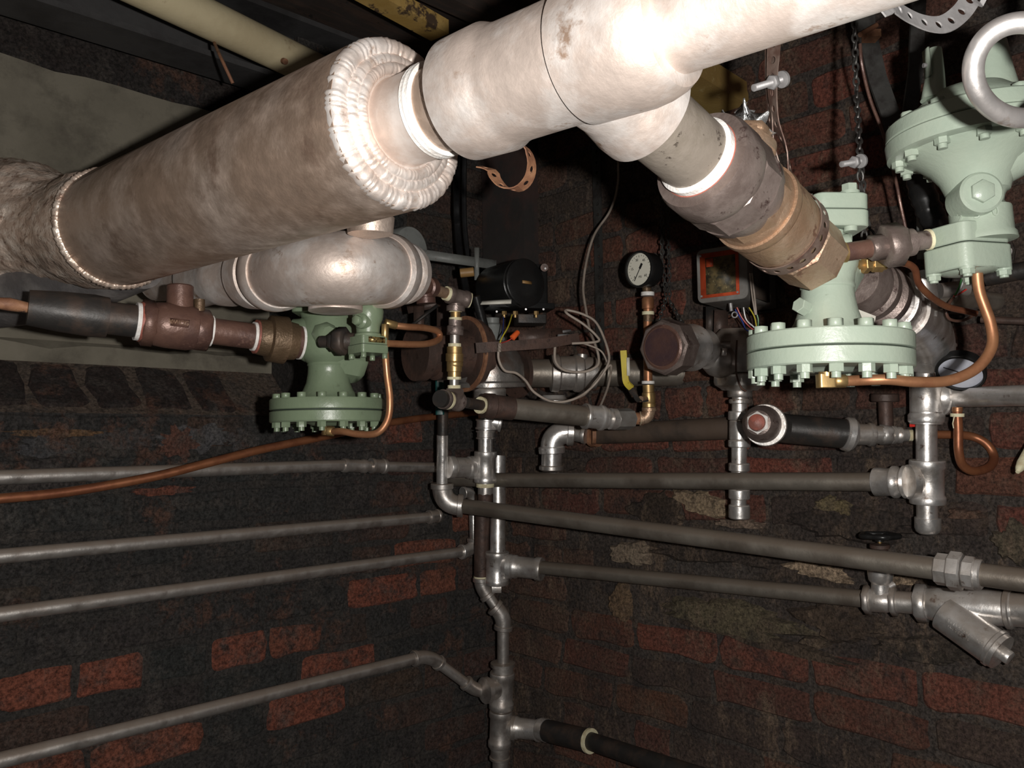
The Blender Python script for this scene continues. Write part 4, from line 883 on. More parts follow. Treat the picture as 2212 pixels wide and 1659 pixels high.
# ------------------------------------------------------------------ trap line from silver tee down to reducer
t=thing('instrument_line','small brown fittings stepping down from silver tee to hex union','pipe',P(980,870,1.55))
e=1.50
part('rusty_tee',MB().lathe(P(888,615,1.35),P(935,622,1.42),[(0,.014),(.050,.014),(.052,.0175),(.070,.0175),(.072,.014)],24).lathe(P(918,622,1.40),P(920,650,1.40),[(0,.013),(.016,.013),(.017,.016),(.026,.016)],24),REDIRON,t)
part('cream_tape',MB().cyl(P(928,620,1.42),P(936,628,1.43),.0125),CREAMT,t); part('bronze_nipple',MB().cyl(P(930,624,1.43),P(966,634,1.46),.0095),BRONZE,t); part('cream_tape',MB().cyl(P(962,633,1.46),P(970,636,1.465),.0125),CREAMT,t)
part('iron_tee',MB().lathe(P(968,636,1.465),P(1012,648,1.49),fitprof(.040,.0115,.0155)).lathe(P(985,645,1.48),P(984,672,1.48),[(0,.013),(.012,.013),(.013,.0165),(.022,.0165),(.023,.01)],24),IRON,t); part('cream_tape',MB().cyl(P(1008,647,1.488),P(1016,649,1.49),.0135),CREAMT,t)
part('cream_tape',MB().cyl(P(984,668,1.48),P(984,674,1.48),.0115).cyl(P(984,686,1.48),P(984,692,1.48),.0115),CREAMT,t); part('brass_nipple',MB().cyl(P(984,672,1.48),P(984,690,1.48),.0085),BRASS,t)
part('union_tail',MB().cyl(P(983,690,1.48),P(983,708,1.48),.0115),IRON,t); hexn(t,P(983,704,1.48),P(982,724,1.48),.0160,IRON,'union_nut'); part('nipple',MB().cyl(P(982,722,1.48),P(982,745,1.48),.0085),GALV,t)
part('cream_tape',MB().cyl(P(982,742,1.48),P(982,750,1.48),.0115),CREAMT,t)
t=thing('ball_valve','vertical brass ball valve left of black actuator','valve',P(981,825,1.48))
part('valve_body',MB().lathe(P(982,748,1.48),P(981,820,1.48),[(0,.009),(.001,.0135),(.012,.0135),(.013,.0155),(.026,.0155),(.027,.0135),(.044,.0135),(.045,.0115),(.058,.0115)],24),BRASS,t); hexn(t,P(982,780,1.48),P(982,792,1.48),.0155,BRASS,'hex_collar'); part('cream_tape',MB().cyl(P(981,814,1.48),P(981,820,1.48),.0125),CREAMT,t)
t=thing('lower_instrument_line','small brown tee and nipples under the brass ball valve','pipe',P(980,880,1.50))
part('nipple',MB().cyl(P(981,818,1.48),P(981,838,1.48),.0085),GALV,t); part('cream_tape',MB().cyl(P(981,832,1.48),P(981,839,1.48),.0115),CREAMT,t)
part('iron_tee',MB().lathe(P(955,862,1.46),P(1012,871,1.53),fitprof(.052,.013,.0175)).lathe(P(983,866,1.50),P(981,840,1.48),[(0,.014),(.013,.014),(.014,.0165),(.022,.0165)],24),IRON,t)
part('open_nipple',MB().cyl(P(950,861,1.45),P(964,864,1.47),.0150),BLACKP,t); part('cream_tape',MB().cyl(P(964,864,1.47),P(968,865,1.475),.0165),CREAMT,t)
pipe(t,P(1008,870,1.53),P(1042,876,1.57),.0100,BLACKP,'nipple'); part('cream_tape',MB().lathe(P(1036,875,1.57),P(1046,877,1.58),[(0,.009),(0,.016),(.006,.016)],24),CREAMT,t)
t=thing('lateral_pipe','dusty brown pipe from corner fittings to brass gauge riser','pipe',P(1200,900,1.7))
gl=lambda x:P(x,876+.105*(x-1046),1.58+.0004*(x-1046))
part('rusty_reducer',MB().lathe(gl(1044),gl(1110),[(0,.013),(.001,.0235),(.020,.0245),(.022,.0225),(.060,.0225)],32),RUST,t); pipe(t,gl(1085),gl(1275),.0200,DULL); part('silver_coupling',MB().lathe(gl(1262),gl(1302),fitprof(.042,.018,.0255,.15)),CHROME,t); part('silver_reducer',MB().lathe(gl(1300),gl(1330),[(0,.018),(.001,.0215),(.010,.0215),(.011,.017),(.018,.0165),(.019,.0215),(.030,.0215)],32),CHROME,t)
t=thing('gauge_riser','copper and brass riser with yellow handled valve carrying the gauge','pipe',P(1400,900,1.72))
e=1.72
hexn(t,gl(1326),P(1362,905,e),.0215,GREYBOX,'hex_bush',seg=8); pipe(t,P(1360,904,e),P(1388,904,e),.0125,RUSTO,'stub'); part('white_tape',MB().cyl(P(1382,904,e),P(1388,904,e),.0145),CREAMT,t)
elbow(t,P(1386,904,e),P(1402,904,e),P(1402,884,e),.0110,BRONZE,k=1.15); part('white_tape',MB().cyl(P(1402,879,e),P(1402,876,e),.0125),WHITE,t)
part('brass_valve',MB().lathe(P(1402,880,e),P(1400,828,e),[(0,.010),(.001,.0135),(.008,.0135),(.009,.0125),(.012,.0135),(.022,.014),(.030,.013),(.031,.0115),(.046,.0115)],24),BRASS,t); part('white_tape',MB().cyl(P(1400,829,e),P(1400,823,e),.0130),WHITE,t)
part('lower_nipple',MB().cyl(P(1400,828,e),P(1399,690,e),.0090),COPPER,t); part('white_tape',MB().cyl(P(1400,680,e),P(1400,673,e),.0125),CREAMT,t); part('adapter',MB().lathe(P(1400,678,e),P(1399,636,e),[(0,.0095),(.010,.0095),(.011,.0125),(.030,.0125),(.034,.010)],24),COPPER,t); pipe(t,P(1399,695,e),P(1400,672,e),.0095,BRONZED,'upper_nipple')
part('lever',MB().strip(cat([P(1398,865,e-.02),P(1380,866,e-.03),P(1368,845,e-.035),P(1354,828,e-.04)],4),[tuple(FWD*-.4+RIGHT*.9)]*13,.010,.003),BLACKP,t)
part('yellow_grip',MB().strip(cat([P(1364,838,e-.036),P(1353,825,e-.04),P(1350,800,e-.04),P(1347,757,e-.04)],4),[tuple(RIGHT*.9-FWD*.3)]*13,.0125,.0055),YELLOWP,t); part('grip_label',MB().box(P(1357,792,e-.048),(.006,.002,.036),Matrix((RIGHT,FWD,Vector((0,0,1)))).transposed()),PAPER,t)
part('valve_stem',MB().cyl(P(1398,862,e-.005),P(1384,862,e-.03),.006),BRONZE,t)
t=thing('pressure_gauge','black rimmed round dial gauge on copper riser, needle at lower left','gauge',P(1395,630,1.72))
gauge(P(1384,582,1.69),-FWD*.64-RIGHT*.76-Vector((0,0,.05)),Vector((0,0,1)),.036,DIAL,t,needle=235,depth=.030)
part('stem',MB().lathe(P(1398,636,1.72),P(1396,612,1.72),[(0,.012),(.006,.012),(.007,.009),(.03,.009)],20),BRONZED,t); part('white_tape',MB().cyl(P(1399,639,1.72),P(1399,631,1.72),.0135),WHITE,t)
BM=Matrix((RIGHT,FWD,Vector((0,0,1)))).transposed()
def rotz(a): return BM@Matrix.Rotation(math.radians(a),3,'Z')
# ------------------------------------------------------------------ motorised valve by the corner
t=thing('control_valve','rust streaked silver valve body with round flange below the black actuator','valve',P(1055,860,1.85))
e=1.82
part('valve_dome',MB().lathe(P(1056,735,1.76),P(1058,860,1.76),[(0,.026),(.006,.040),(.018,.055),(.034,.066),(.052,.072),(.078,.073),(.086,.072),(.090,.076),(.098,.076),(.100,.045)],56),mat('worn_silver_casting',(.32,.30,.28),(.17,.11,.085),(.09,.06,.05),metal=.7,rough=.32,scale=9,s3=20,bump=.3),t)
hexn(t,P(1057,838,1.75),P(1057,862,1.75),.036,GALV,'bottom_hex')
fx=(RIGHT*-.80-FWD*.6).normalized()
fc=P(1008,765,1.72)
part('flange_ring',MB().lathe(fc-fx*.016,fc+fx,[(0,.066),(.002,.074),(.018,.076),(.022,.074),(.024,.066),(.024,.058)],56),RUST,t); part('flange_rim',MB().lathe(fc+fx*.001,fc+fx*2,[(0,.070),(0,.0775),(.006,.0775),(.006,.070)],56),RUSTO,t)
part('flange_plate',MB().cyl(fc-fx*.03,fc+fx*.004,.066),RUST,t)
part('inlet_pipe',MB().lathe(fc,P(845,760,1.62),[(0,.050),(.05,.047),(.054,.054),(.075,.054),(.080,.047),(.095,.047),(.10,.056),(.12,.056)],40),RUST,t)
part('stem_collar',MB().lathe(P(1063,742,e),P(1063,690,e),[(0,.034),(.010,.030),(.020,.022),(.040,.020),(.044,.016),(.055,.016)],28),GREYW,t)
part('outlet_disc',MB().lathe(P(1112,806,1.88),P(1126,806,1.89),[(0,.045),(0,.057),(.010,.057),(.013,.040)],40),RUST,t)
t=thing('valve_linkage_arm','flat rusty bar linkage crossing right from the valve flange','bracket',P(1140,745,1.66))
part('near_arm',MB().strip([P(1028,752,1.62),P(1180,742,1.66),P(1250,730,1.70)],Vector((0,0,1)),.020,.004),RUST,t); part('far_arm',MB().strip([P(1120,730,1.70),P(1215,724,1.74)],Vector((0,0,1)),.030,.005),RUST,t)
part('grey_clip',MB().strip([P(1205,730,1.69),P(1232,730,1.70)],Vector((0,0,1)),.014,.008),ZINC,t); part('upper_arm',MB().tube([P(1205,718,1.74),P(1232,714,1.76)],.003,seg=8),ZINC,t)
t=thing('side_pipe','dark horizontal pipe with ribbed silver coupling right of rusty valve','pipe',P(1250,810,1.95))
z_=lambda x:P(x,806+.0*(x-1120),1.90+.0001*(x-1120))
pipe(t,z_(1118),z_(1200),.032,DULL); part('coupling',MB().lathe(z_(1188),z_(1292),[(0,.034),(.002,.042),(.018,.043),(.022,.039),(.052,.039),(.056,.043),(.066,.044),(.072,.043),(.076,.038),(.090,.037),(.104,.036)],40),GALV,t); pipe(t,z_(1285),P(1560,806,1.93),.030,DULL,'far_pipe'); pipe(t,P(1255,800,1.90),P(1258,765,1.90),.012,GALV,'vertical_stub')
t=thing('silver_collar','small shiny collar cup under loops of grey cable','fitting',P(1196,880,1.95)); part('cup',MB().lathe(P(1196,885,1.95),P(1196,852,1.95),[(0,.036),(.010,.040),(.022,.040),(.026,.030),(.034,.026)],32),CHROME,t)
# rusty panel stuff behind
t=thing('valve_yoke','dim rusty yoke frame behind the looping copper tube','bracket',P(935,740,1.8)); part('left_post',MB().strip([P(905,655,1.80),P(905,745,1.80)],RIGHT,.022,.006),RUST,t); part('right_post',MB().strip([P(958,640,1.80),P(958,720,1.80)],RIGHT,.028,.006),RUST,t); part('cross_plate',MB().strip([P(880,668,1.81),P(975,648,1.81)],Vector((0,0,1)),.020,.005),RUST,t); part('brace',MB().strip([P(880,710,1.78),P(945,660,1.79)],RIGHT,.006,.004),BLACKP,t)
# counterweight
t=thing('counterweight','round grey counterweight on flat lever bar left of actuator','weight',P(885,580,1.80))
n_=(RIGHT*.80-FWD*.60); o=P(890,538,1.78)
part('weight',MB().lathe(o-n_*.075,o,[(0,.046),(.003,.049),(.070,.049),(.075,.047),(.0752,.02)],48),GREYW,t); part('lever_bar',MB().strip([P(900,548,1.78),P(1070,573,1.86)],Vector((0,0,1)),.020,.010),GREYW,t)
part('upright_tab',MB().strip([P(1030,605,1.83),P(1030,535,1.83)],RIGHT,.010,.003),GREYW,t); part('wood_knob',MB().cyl(P(994,590,1.80),P(1024,587,1.80),.0098,bev=.001),HANDLE,t)
# black actuator
t=thing('actuator_motor','black drum shaped actuator motor mounted in front of brick wall','motor',P(1105,670,1.78))
c0=P(1112,606,1.80); axm=(RIGHT*.90-FWD*.44).normalized()
c_front=P(1130,612,1.74); axm=(RIGHT*.62-FWD*.78).normalized()
part('drum',MB().lathe(c_front-axm*.105,c_front,[(0,.040),(.003,.047),(.010,.050),(.104,.0505),(.106,.048),(.107,.02)],56),BLACK,t)
part('face_disc',MB().lathe(c_front,c_front+axm,[(0,.030),(.0,.048),(.004,.050),(.009,.050),(.011,.047),(.0112,.02)],56),BLACK,t)
part('housing',MB().box(P(1150,622,1.83),(.055,.05,.095),rotz(20),bev=.006),BLACK,t); part('top_lug',MB().cyl(P(1176,578,1.80),P(1176,578,1.745),.008),RUST,t)
part('bottom_tray',MB().box(P(1120,663,1.78),(.145,.055,.012),rotz(16),bev=.004),BLACK,t); part('mount_bracket',MB().box(P(1145,692,1.79),(.062,.05,.018),rotz(10),bev=.003),BLACKP,t)
part('nameplate',MB().box(P(1070,653,1.715),(.066,.003,.010),rotz(-10)@Matrix.Rotation(math.radians(-35),3,'X')),PAPER,t,label='pale printed nameplate')
part('centre_badge',MB().box(c_front+axm*.0125,(.024,.002,.006),Matrix((axm.cross(Vector((0,0,1))),axm,Vector((0,0,1)))).transposed()),HANDLE,t)
for (x,y) in ((1129,656),(1136,668),(1174,668),(1178,580),(1073,673)): part('screw',MB().cyl(P(x,y,1.735),P(x,y,1.730),.0021,seg=12),ZINC,t)
for x in (1089,1113,1158): part('terminal',MB().hex(P(x,672,1.73),P(x,680,1.73),.0055).cyl(P(x,679,1.73),P(x,686,1.73),.0035,seg=10),BRASS,t)
part('strut',MB().cyl(P(1028,640,1.72),P(1050,722,1.74),.0095),BLACK,t)
solo('wire_nut',MB().lathe(P(1106,731,1.60),P(1122,714,1.61),[(0,.0045),(.001,.0060),(.018,.0052),(.020,.0035)],12),ORANGEP,'bright orange wire connector below the black actuator','connector')
def wire(pts,r,m,name,label,n=8): return solo(name,MB().tube(cat(pts,n),r,seg=8),m,label,'cable')
t=thing('actuator_cable','grey beige cable from actuator terminals sagging right below the linkage','cable',P(1080,700,1.65))
part('cable',MB().tube(cat([P(1078,745,1.62),P(1077,775,1.62),P(1090,800,1.62),P(1115,806,1.63),P(1135,822,1.64),P(1155,848,1.65),P(1195,868,1.66),P(1240,862,1.67),P(1280,835,1.68),P(1312,790,1.68),P(1313,755,1.69),P(1290,700,1.71),P(1262,680,1.71),P(1225,670,1.71),P(1226,678,1.70),P(1260,700,1.70),P(1288,725,1.70),P(1290,738,1.70),P(1235,742,1.69)],8),.0026,seg=10),WIRE,t)
part('spring_relief',MB().tube([P(1079+3.4*math.cos(q_*1.1),742+q_*.38,1.615+.004*math.sin(q_*1.1)) for q_ in range(50)],.0010,seg=6),WIRE,t)
part('yellow_wire',MB().tube(cat([P(1106,680,1.72),P(1098,705,1.66),P(1084,730,1.63),P(1079,745,1.62)],6),.0014,seg=8),WIRES['yellow'],t); part('blue_wire',MB().tube(cat([P(1088,684,1.72),P(1086,715,1.66),P(1080,742,1.62)],6),.0010,seg=6),WIRES['blue'],t); part('red_wire',MB().tube(cat([P(1080,742,1.62),P(1095,737,1.60),P(1108,730,1.60)],6),.0010,seg=6),WIRES['red'],t)
wire([P(1335,30,1.96),P(1335,325,1.95),P(1334,400,1.95),P(1318,455,1.93),P(1285,505,1.90),P(1268,560,1.87),P(1260,620,1.84),P(1266,670,1.80),P(1275,715,1.76),P(1286,745,1.72),P(1293,770,1.71),P(1290,790,1.70),P(1262,803,1.70),P(1220,800,1.70),P(1200,780,1.70),P(1199,748,1.70)],.0027,WIRE,'hanging_cable','long grey cable hanging down past the slotted upright')
wire([P(1226,866,1.70),P(1262,852,1.69),P(1290,820,1.69),P(1316,790,1.69),P(1320,800,1.70),P(1312,840,1.74),P(1295,882,1.80)],.0024,WIRE,'hanging_cable','short grey cable tail dropping behind the dusty lateral pipe')
wire([P(1235,736,1.70),P(1270,745,1.70),P(1300,760,1.70),P(1314,790,1.70)],.0018,WIRE,'hanging_cable','thin grey wires leaving the clipped end of the linkage bar')
# ------------------------------------------------------------------ slotted upright and black cables
o0=R(1287,310,.02)
t=thing('slotted_upright','dark slotted steel upright strip fixed on brick wall beside hanging cable','strip',R(1282,770,.03))
a=R(1287,250,.02); b=R(1281,775,.02); b.y=a.y; part('strip',pstrip(MB(),[b,a],tuple(VY*0+Vector((0,1,0))),.024,.003,.0042,.026),DKSTEEL,t,smooth=False)
part('side_flange',MB().box((a+b)/2+Vector((.012,.013,0)),(.024,.003,(a-b).length)),DKSTEEL,t,smooth=False)
wire([R(988,230,.05),P(986,420,2.1),P(988,490,2.1),P(994,555,2.05),P(1006,620,2.0),P(1012,660,1.95)],.0085,RUBBER,'black_cable','thick black cable hanging left of dark pier, above counterweight')
wire([P(1004,300,2.16),P(1003,470,2.14),P(1012,560,2.12)],.0065,RUBBER,'black_cable','thinner black cable running beside the thick one near dark pier')
t=struct('trim_2',MB().box((XR-.03,R(1120,500).y,(CAM.z+.42+CEIL)/2+.02),(.06,.16,CEIL-CAM.z-.42+.0)),mat('dark_sooty_pier',(.035,.030,.028),(.06,.035,.03),rough=.8,scale=8,bump=.4,bs=60),smooth=False)
# chains near gauge
def chain(pts,label,r=.0016,l=.014,group=None,name='hanging_chain'):
    pts=[Vector(p) for p in pts]; t=thing(name,label,'chain',pts[-1]); mb=MB(); cum=0
    d=[];
    for a,b in zip(pts,pts[1:]):
        n=max(1,int((b-a).length/(l*.78)))
        for i in range(n):
            c=lerp(a,b,(i+.5)/n); ax_=(b-a).normalized(); sd=ax_.cross(FWD if i%2 else RIGHT).normalized()
            lp=[c+ax_*math.cos(q)*l*.5+sd*math.sin(q)*l*.26 for q in [2*math.pi*k/12 for k in range(13)]]; mb.tube(lp,r,seg=6,caps=False)
    part('links',mb,DKSTEEL,t); return t
chain([P(1430,0,1.86),P(1430,400,1.85),P(1430,560,1.82),P(1440,640,1.78),P(1425,690,1.72)],'dark chain hanging just right of the dial gauge, left strand')
chain([P(1442,0,1.86),P(1442,440,1.85),P(1446,600,1.80),P(1446,650,1.78),P(1478,705,1.70)],'dark chain right of the dial gauge, right strand')
chain([P(1846,-590,1.16),P(1846,60,1.15),P(1850,200,1.12),P(1858,345,1.03),P(1872,470,1.1),P(1886,520,1.1)],'dark chain hanging left of the upper right pilot valve')
chain([P(1856,345,1.04),P(1862,440,1.05),P(1868,520,1.06)],'short dark chain below the zinc bolt, beside green valve cover',r=.0014)
# ------------------------------------------------------------------ second control valve
t=thing('control_valve','open ended rusty hexagonal valve with silver body below the grey box','valve',P(1520,850,1.62))
m0=P(1432,750,1.50); m1=P(1560,752,1.66); ad=(m1-m0).normalized(); m0=m0
part('hex_end',MB().lathe(m0,m1,[(.012,.030),(-.002,.034),(-.002,.046),(.002,.050),(.040,.051),(.046,.046),(.050,.030)],8),IRON,t)
part('mouth_ring',MB().lathe(m0-ad*.004,m1,[(.030,.029),(.001,.032),(0,.036),(.003,.042),(.008,.043)],40),REDIRON,t)
part('mouth_shade_disc',MB().lathe(m0-ad*.0065,m1,[(0,.0335),(.001,.0337)],40),mat('painted_mouth_shade',(.035,.015,.018),(.06,.025,.02),rough=.8,bump=.5),t)  # flat disc across the open end, its dark colour paints the shade inside
part('silver_neck',MB().lathe(m0+ad*.044,m1,[(0,.038),(.004,.0415),(.040,.0415),(.046,.044),(.056,.044),(.058,.036),(.10,.036)],40),CHROME,t)
part('clamp_tab',MB().box(P(1558,745,1.60),(.034,.006,.014),rotz(-15)),GALV,t); part('clamp_nut',MB().hex(P(1565,752,1.585),P(1565,768,1.585),.006),CHROME,t)
part('valve_body',MB().lathe(P(1590,760,1.66),P(1590,810,1.66),[(-.045,.030),(-.030,.044),(0,.050),(.025,.048),(.040,.044)],40).lathe(P(1530,770,1.62),P(1595,790,1.66),[(0,.025),(.02,.034),(.06,.034)],32),GALV,t)
part('base_ring',MB().lathe(P(1598,806,1.66),P(1598,850,1.66),[(0,.044),(.003,.049),(.018,.050),(.024,.048),(.030,.038),(.034,.034)],44),CHROME,t)
hexn(t,P(1598,838,1.65),P(1598,858,1.65),.024,GALV,'hex_collar')
t=thing('drop_pipe','silver drop pipe with stacked collars passing behind the upper wall pipe','pipe',P(1597,1120,1.66))
pipe(t,P(1598,850,1.66),P(1595,1118,1.66),.0150,CHROME)
for (y0,y1,rr) in ((862,872,.020),(888,908,.0215),(908,950,.0195),(950,966,.0215),(1000,1018,.0205),(1056,1078,.0205),(1090,1120,.0205)): part('collar',MB().cyl(P(1597,y0,1.66),P(1597,y1,1.66),rr,bev=.002),CHROME,t)
# grey control box
t=thing('control_box','grey enamel control box with orange bordered label under the bronze valve','box',P(1580,665,1.60))
BX=P(1583,601,1.68); Rz=rotz(-36); part('enclosure',MB().box(BX,(.102,.106,.116),Rz@Matrix.Rotation(math.radians(90),3,'X'),bev=.012),GREYBOX,t)
fn=Rz@Vector((0,-1,0)); fr_c=BX+fn*.055+Rz@Vector((0,0,0))
M_=Rz
part('orange_label',MB().box(BX+M_@Vector((-.004,-.0590,.000)),(.078,.002,.088),M_),ORANGE,t); part('faded_nameplate',MB().box(BX+M_@Vector((-.001,-.0602,-.002)),(.060,.002,.072),M_),LABELD,t); part('orange_square',MB().box(BX+M_@Vector((-.022,-.0614,.024)),(.014,.0015,.016),M_),ORANGE,t)
part('side_cover',MB().box(BX+M_@Vector((.052,.014,-.002)),(.006,.078,.092),M_),DARKBOX,t); part('back_flange',MB().box(BX+M_@Vector((.010,.060,-.004)),(.110,.004,.112),M_),DARKBOX,t)
part('cover_screw',MB().cyl(BX+M_@Vector((.054,-.005,.022)),BX+M_@Vector((.060,-.005,.022)),.006,seg=14),BRASS,t)
for (x,z) in ((-.038,.040),(.035,.040),(-.038,-.040),(.035,-.040)): part('label_rivet',MB().cyl(BX+M_@Vector((x-.003,-.060,z)),BX+M_@Vector((x-.003,-.0618,z)),.0022,seg=10),ZINC,t)
part('ground_lug',MB().cyl(P(1578,655,1.60),P(1580,672,1.60),.0035).tube([P(1587+6*math.cos(q_),680+6*math.sin(q_),1.60) for q_ in [k*.5 for k in range(14)]],.0014,seg=6),ZINC,t)
for c_,ps in (('red',[(1592,664),(1602,685),(1618,705),(1633,715)]),('white',[(1606,664),(1612,690),(1628,706),(1634,715)]),('yellow',[(1618,664),(1630,685),(1635,712)]),('blue',[(1588,668),(1604,695),(1612,712),(1628,718)]),('green',[(1630,668),(1638,690),(1636,716)])):
    part('wire',MB().tube(cat([P(x,y,1.60) for x,y in ps],6),.0012,seg=6),WIRES[c_],t)
part('brown_cord',MB().tube(cat([P(1624,590,1.58),P(1630,640,1.58),P(1634,680,1.58)],6),.0018,seg=8).tube(cat([P(1620,590,1.58),P(1625,640,1.58),P(1632,680,1.58)],6),.0016,seg=8),WIRE,t)
t=thing('box_bracket','rusty bracket plate holding control box above second control valve','bracket',P(1550,730,1.72)); part('plate',MB().strip([P(1558,670,1.71),P(1556,735,1.71)],RIGHT,.028,.004),RUST,t); part('side_plate',MB().strip([P(1536,662,1.75),P(1536,730,1.75)],RIGHT,.022,.004),BLACKP,t)
wire([P(1592,735,1.60),P(1590,800,1.60),P(1600,835,1.60),P(1612,845,1.6)],.0018,WIRES['brown'],'hanging_cable','thin brown cord hanging down past second silver valve body')
solo('cross_rod',MB().cyl(P(1640,675,1.72),P(1690,668,1.72),.0035),BLACKP,'short dark rod right of the control box','rod')
# ------------------------------------------------------------------ top right: rod ring, perforated strap, hangers
t=thing('siphon_loop','thick bright silver pipe loop at the upper right edge, close to camera','pipe',P(2150,275,.60))
e=.60; pts=[]
for k in range(0,60):
    a=math.radians(30+k*5.0); pts.append(P(2208+106*math.cos(a),152-103*math.sin(a),e+.0012*k))
pts=cat([P(2350,-1850,.62),P(2350,-400,.62),P(2345,-40,.61),P(2330,50,.605)]+pts[::3]+[P(2320,270,.72),P(2300,320,.82),P(2275,345,.92)],4)
part('loop',MB().tube(pts,23.5*.60/FPX,seg=32),mat('polished_silver_pipe',(.75,.71,.69),(.85,.82,.80),(.40,.28,.20),metal=.85,rough=.38,scale=12,s3=30,lo3=.62,hi3=.75,bump=.15),t)
t=thing('strap_hanger','galvanised perforated strap sagging at the top right beside white pipe','strap',P(2010,60,.64))
pts=cat([P(1880,-420,.60),P(1893,-20,.60),P(1925,8,.61),P(1960,32,.63),P(2000,50,.64),P(2040,52,.65),P(2075,28,.66),P(2100,-8,.67),P(2115,-40,.68),P(2125,-420,.70)],6); part('strap',pstrip(MB(),pts,[tuple(Vector((0,0,1))+FWD*.35)]*len(pts),.0155,.0012,.0034,.0165),ZINC,t)
t=thing('rusty_strap','rusty perforated strap curling below the cast tee','strap',P(1100,420,.95))
cpt=[(1108,300),(1135,320),(1148,350),(1143,385),(1120,408),(1090,405),(1070,385),(1062,368),(1035,360)]
pts=cat([P(x,y,.95+.006*i) for i,(x,y) in enumerate(cpt)],5); n=len(pts)
wds=[tuple((FWD*math.cos(i/n*1.2)+RIGHT*.9*math.sin(.4+i/n*1.4)).normalized()) for i in range(n)]
part('strap',pstrip(MB(),pts,wds,.0165,.0014,.0035,.0165),RUSTO,t)
t=thing('hanger_bar','dark steel bar hanging diagonally behind upper right pilot valve','bar',P(1930,260,1.35)); part('bar',MB().strip([P(1850,-330,1.36),P(1870,60,1.36),P(1895,170,1.36),P(1935,280,1.36)],RIGHT,.030,.005),DKSTEEL,t)
solo('hanger_bar',MB().strip([P(1995,-400,1.30),P(1985,-30,1.30),P(1978,150,1.30),P(1962,260,1.32)],RIGHT,.022,.005),DKSTEEL,'dark steel bar hanging vertically left of the pilot valve bonnet','bar')
wire([P(1858,95,1.18),P(1862,140,1.18),P(1880,215,1.2),P(1908,290,1.22),P(1935,390,1.25),P(1945,440,1.26),P(1958,500,1.26)],.0024,REDIRON,'copper_wire','thin copper tube descending behind upper right pilot valve')
solo('fixing_bracket',MB().box(P(1880,80,1.35),(.022,.03,.012),BM).cyl(P(1858,75,1.32),P(1893,55,1.34),.004),RUSTO,'small rusty ceiling bracket with bolt above the hanging chain','bracket')
# black bumpy elbow behind pilot valve
t=thing('insulated_elbow','glossy black taped pipe behind the neck of upper right pilot valve','pipe',P(2010,460,1.25)); part('wrap',MB().tube(cat([P(1985,390,1.22),P(1998,430,1.2),P(2012,465,1.2),P(2030,500,1.22)],6),[.017,.018,.0165,.018,.019,.0175,.019,.018,.0165,.018,.019,.017,.0185,.018,.017,.018,.019,.018,.017],seg=24),BLACK,t)
solo('white_conduit',MB().cyl(P(1988,430,1.3),P(1990,560,1.3),.006),GREYW,'thin pale vertical conduit beside the black taped pipe','pipe')
solo('bracket_rod',MB().cyl(P(2146,400,1.15),P(2172,540,1.15),.0055),RUST,'dark rusty rod behind right side of the numbered pilot valve','rod')
# piping behind right regulator
t=thing('coupled_pipe','dark steel pipe with red smeared grooved rings behind right regulator','pipe',P(1930,700,1.25))
g0=P(1850,610,1.10); g1=P(1985,700,1.34); gd=(g1-g0).length
part('rings',MB().lathe(g0,g1,[(-.02,.034),(.0,.0415),(.012,.043),(.016,.037),(.030,.037),(.034,.043),(.050,.0435),(.054,.037),(.070,.037),(.074,.045),(.092,.0455),(.100,.040),(.13,.040),(.20,.0395)],44),IRON,t)
part('red_smear',MB().lathe(g0,g1,[(.017,.0372),(.018,.0375),(.022,.0375),(.024,.0372)],44),REDP,t); part('red_smear',MB().lathe(g0,g1,[(.056,.0372),(.057,.0376),(.062,.0376),(.064,.0372)],44),REDP,t)
part('clamp_band',MB().lathe(g0,g1,[(.128,.040),(.129,.045),(.142,.045),(.143,.040)],44),CHROME,t); part('clamp_ear',MB().box(P(2000,665,1.28),(.045,.012,.008),rotz(-10),bev=.002),CHROME,t); part('clamp_nut',MB().hex(P(2014,672,1.25),P(2014,684,1.25),.008),CHROME,t)
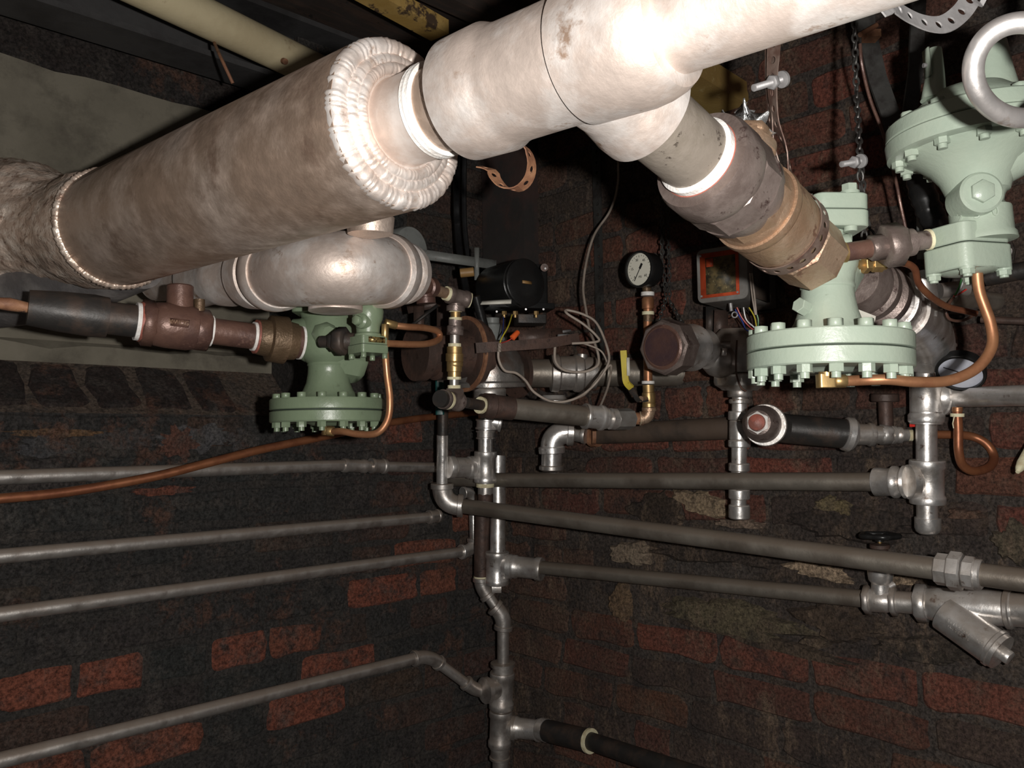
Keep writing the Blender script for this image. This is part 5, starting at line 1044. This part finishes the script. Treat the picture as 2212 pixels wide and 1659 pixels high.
part('silver_elbow',MB().tube(arc(lerp(g0,g1,.62),P(2005,706,1.40),P(2001,765,1.44),14),.0445,seg=36).cyl(P(2001,742,1.44),P(2001,752,1.44),.047,bev=.002),CHROME,t)
t=thing('square_drive','silver actuator bracket and rod behind copper tube at right','bracket',P(2060,620,1.3)); part('rod',MB().cyl(P(2030,628,1.30),P(2090,622,1.30),.012),GALV,t); part('post',MB().cyl(P(2000,650,1.29),P(1990,585,1.29),.018),CHROME,t); part('tube_end',MB().cyl(P(2050,640,1.3),P(2150,652,1.36),.015),DULL,t); part('block',MB().box(P(2075,655,1.34),(.04,.03,.03),BM,bev=.004),BLACKP,t)
for c_,ps in (('green',[(2078,600),(2072,620),(2062,640)]),('red',[(2088,625),(2072,635),(2060,640)]),('white',[(2082,605),(2074,625),(2064,642)])):
    solo('loose_wire',MB().tube(cat([P(x,y,1.26) for x,y in ps],6),.0012,seg=6),WIRES[c_],'short %s wire end behind the numbered pilot valve'%c_,'wire')
wire([P(2062,640,1.27),P(2045,665,1.26),P(2050,688,1.26),P(2075,693,1.27),P(2100,682,1.28),P(2085,672,1.28),P(2058,668,1.27),P(2040,660,1.26)],.0022,WIRES['brown'],'hanging_cable','coiled brown cord behind the bright copper tube')
solo('paper_tag',MB().add([P(1843,664,1.06),P(1892,683,1.07),P(1890,696,1.07),P(1852,694,1.06)]+[v+FWD*.0006 for v in (P(1843,664,1.06),P(1892,683,1.07),P(1890,696,1.07),P(1852,694,1.06))],[(0,1,2,3),(7,6,5,4),(0,4,5,1),(1,5,6,2),(2,6,7,3),(3,7,4,0)]),PAPER,'small blank cream paper tag behind the right regulator neck','tag',smooth=False)
solo('conduit_pipe',MB().cyl(R(2130,600,.10),R(2700,490,.10),.014),BLACKP,'dim black conduit on wall right of bright copper tube','pipe')
solo('conduit_pipe',MB().cyl(R(2120,690,.10),R(2700,715,.10),.006),RUST,'thin rusty rod on wall right of bright copper tube','pipe')
solo('white_pipe_tip',MB().lathe(P(2198,1020,1.30),P(2250,925,1.35),[(0,.003),(.008,.006),(.02,.008),(.26,.008)],16),CREAMT,'pale tapered pipe tip at the right edge above the drip line','pipe')
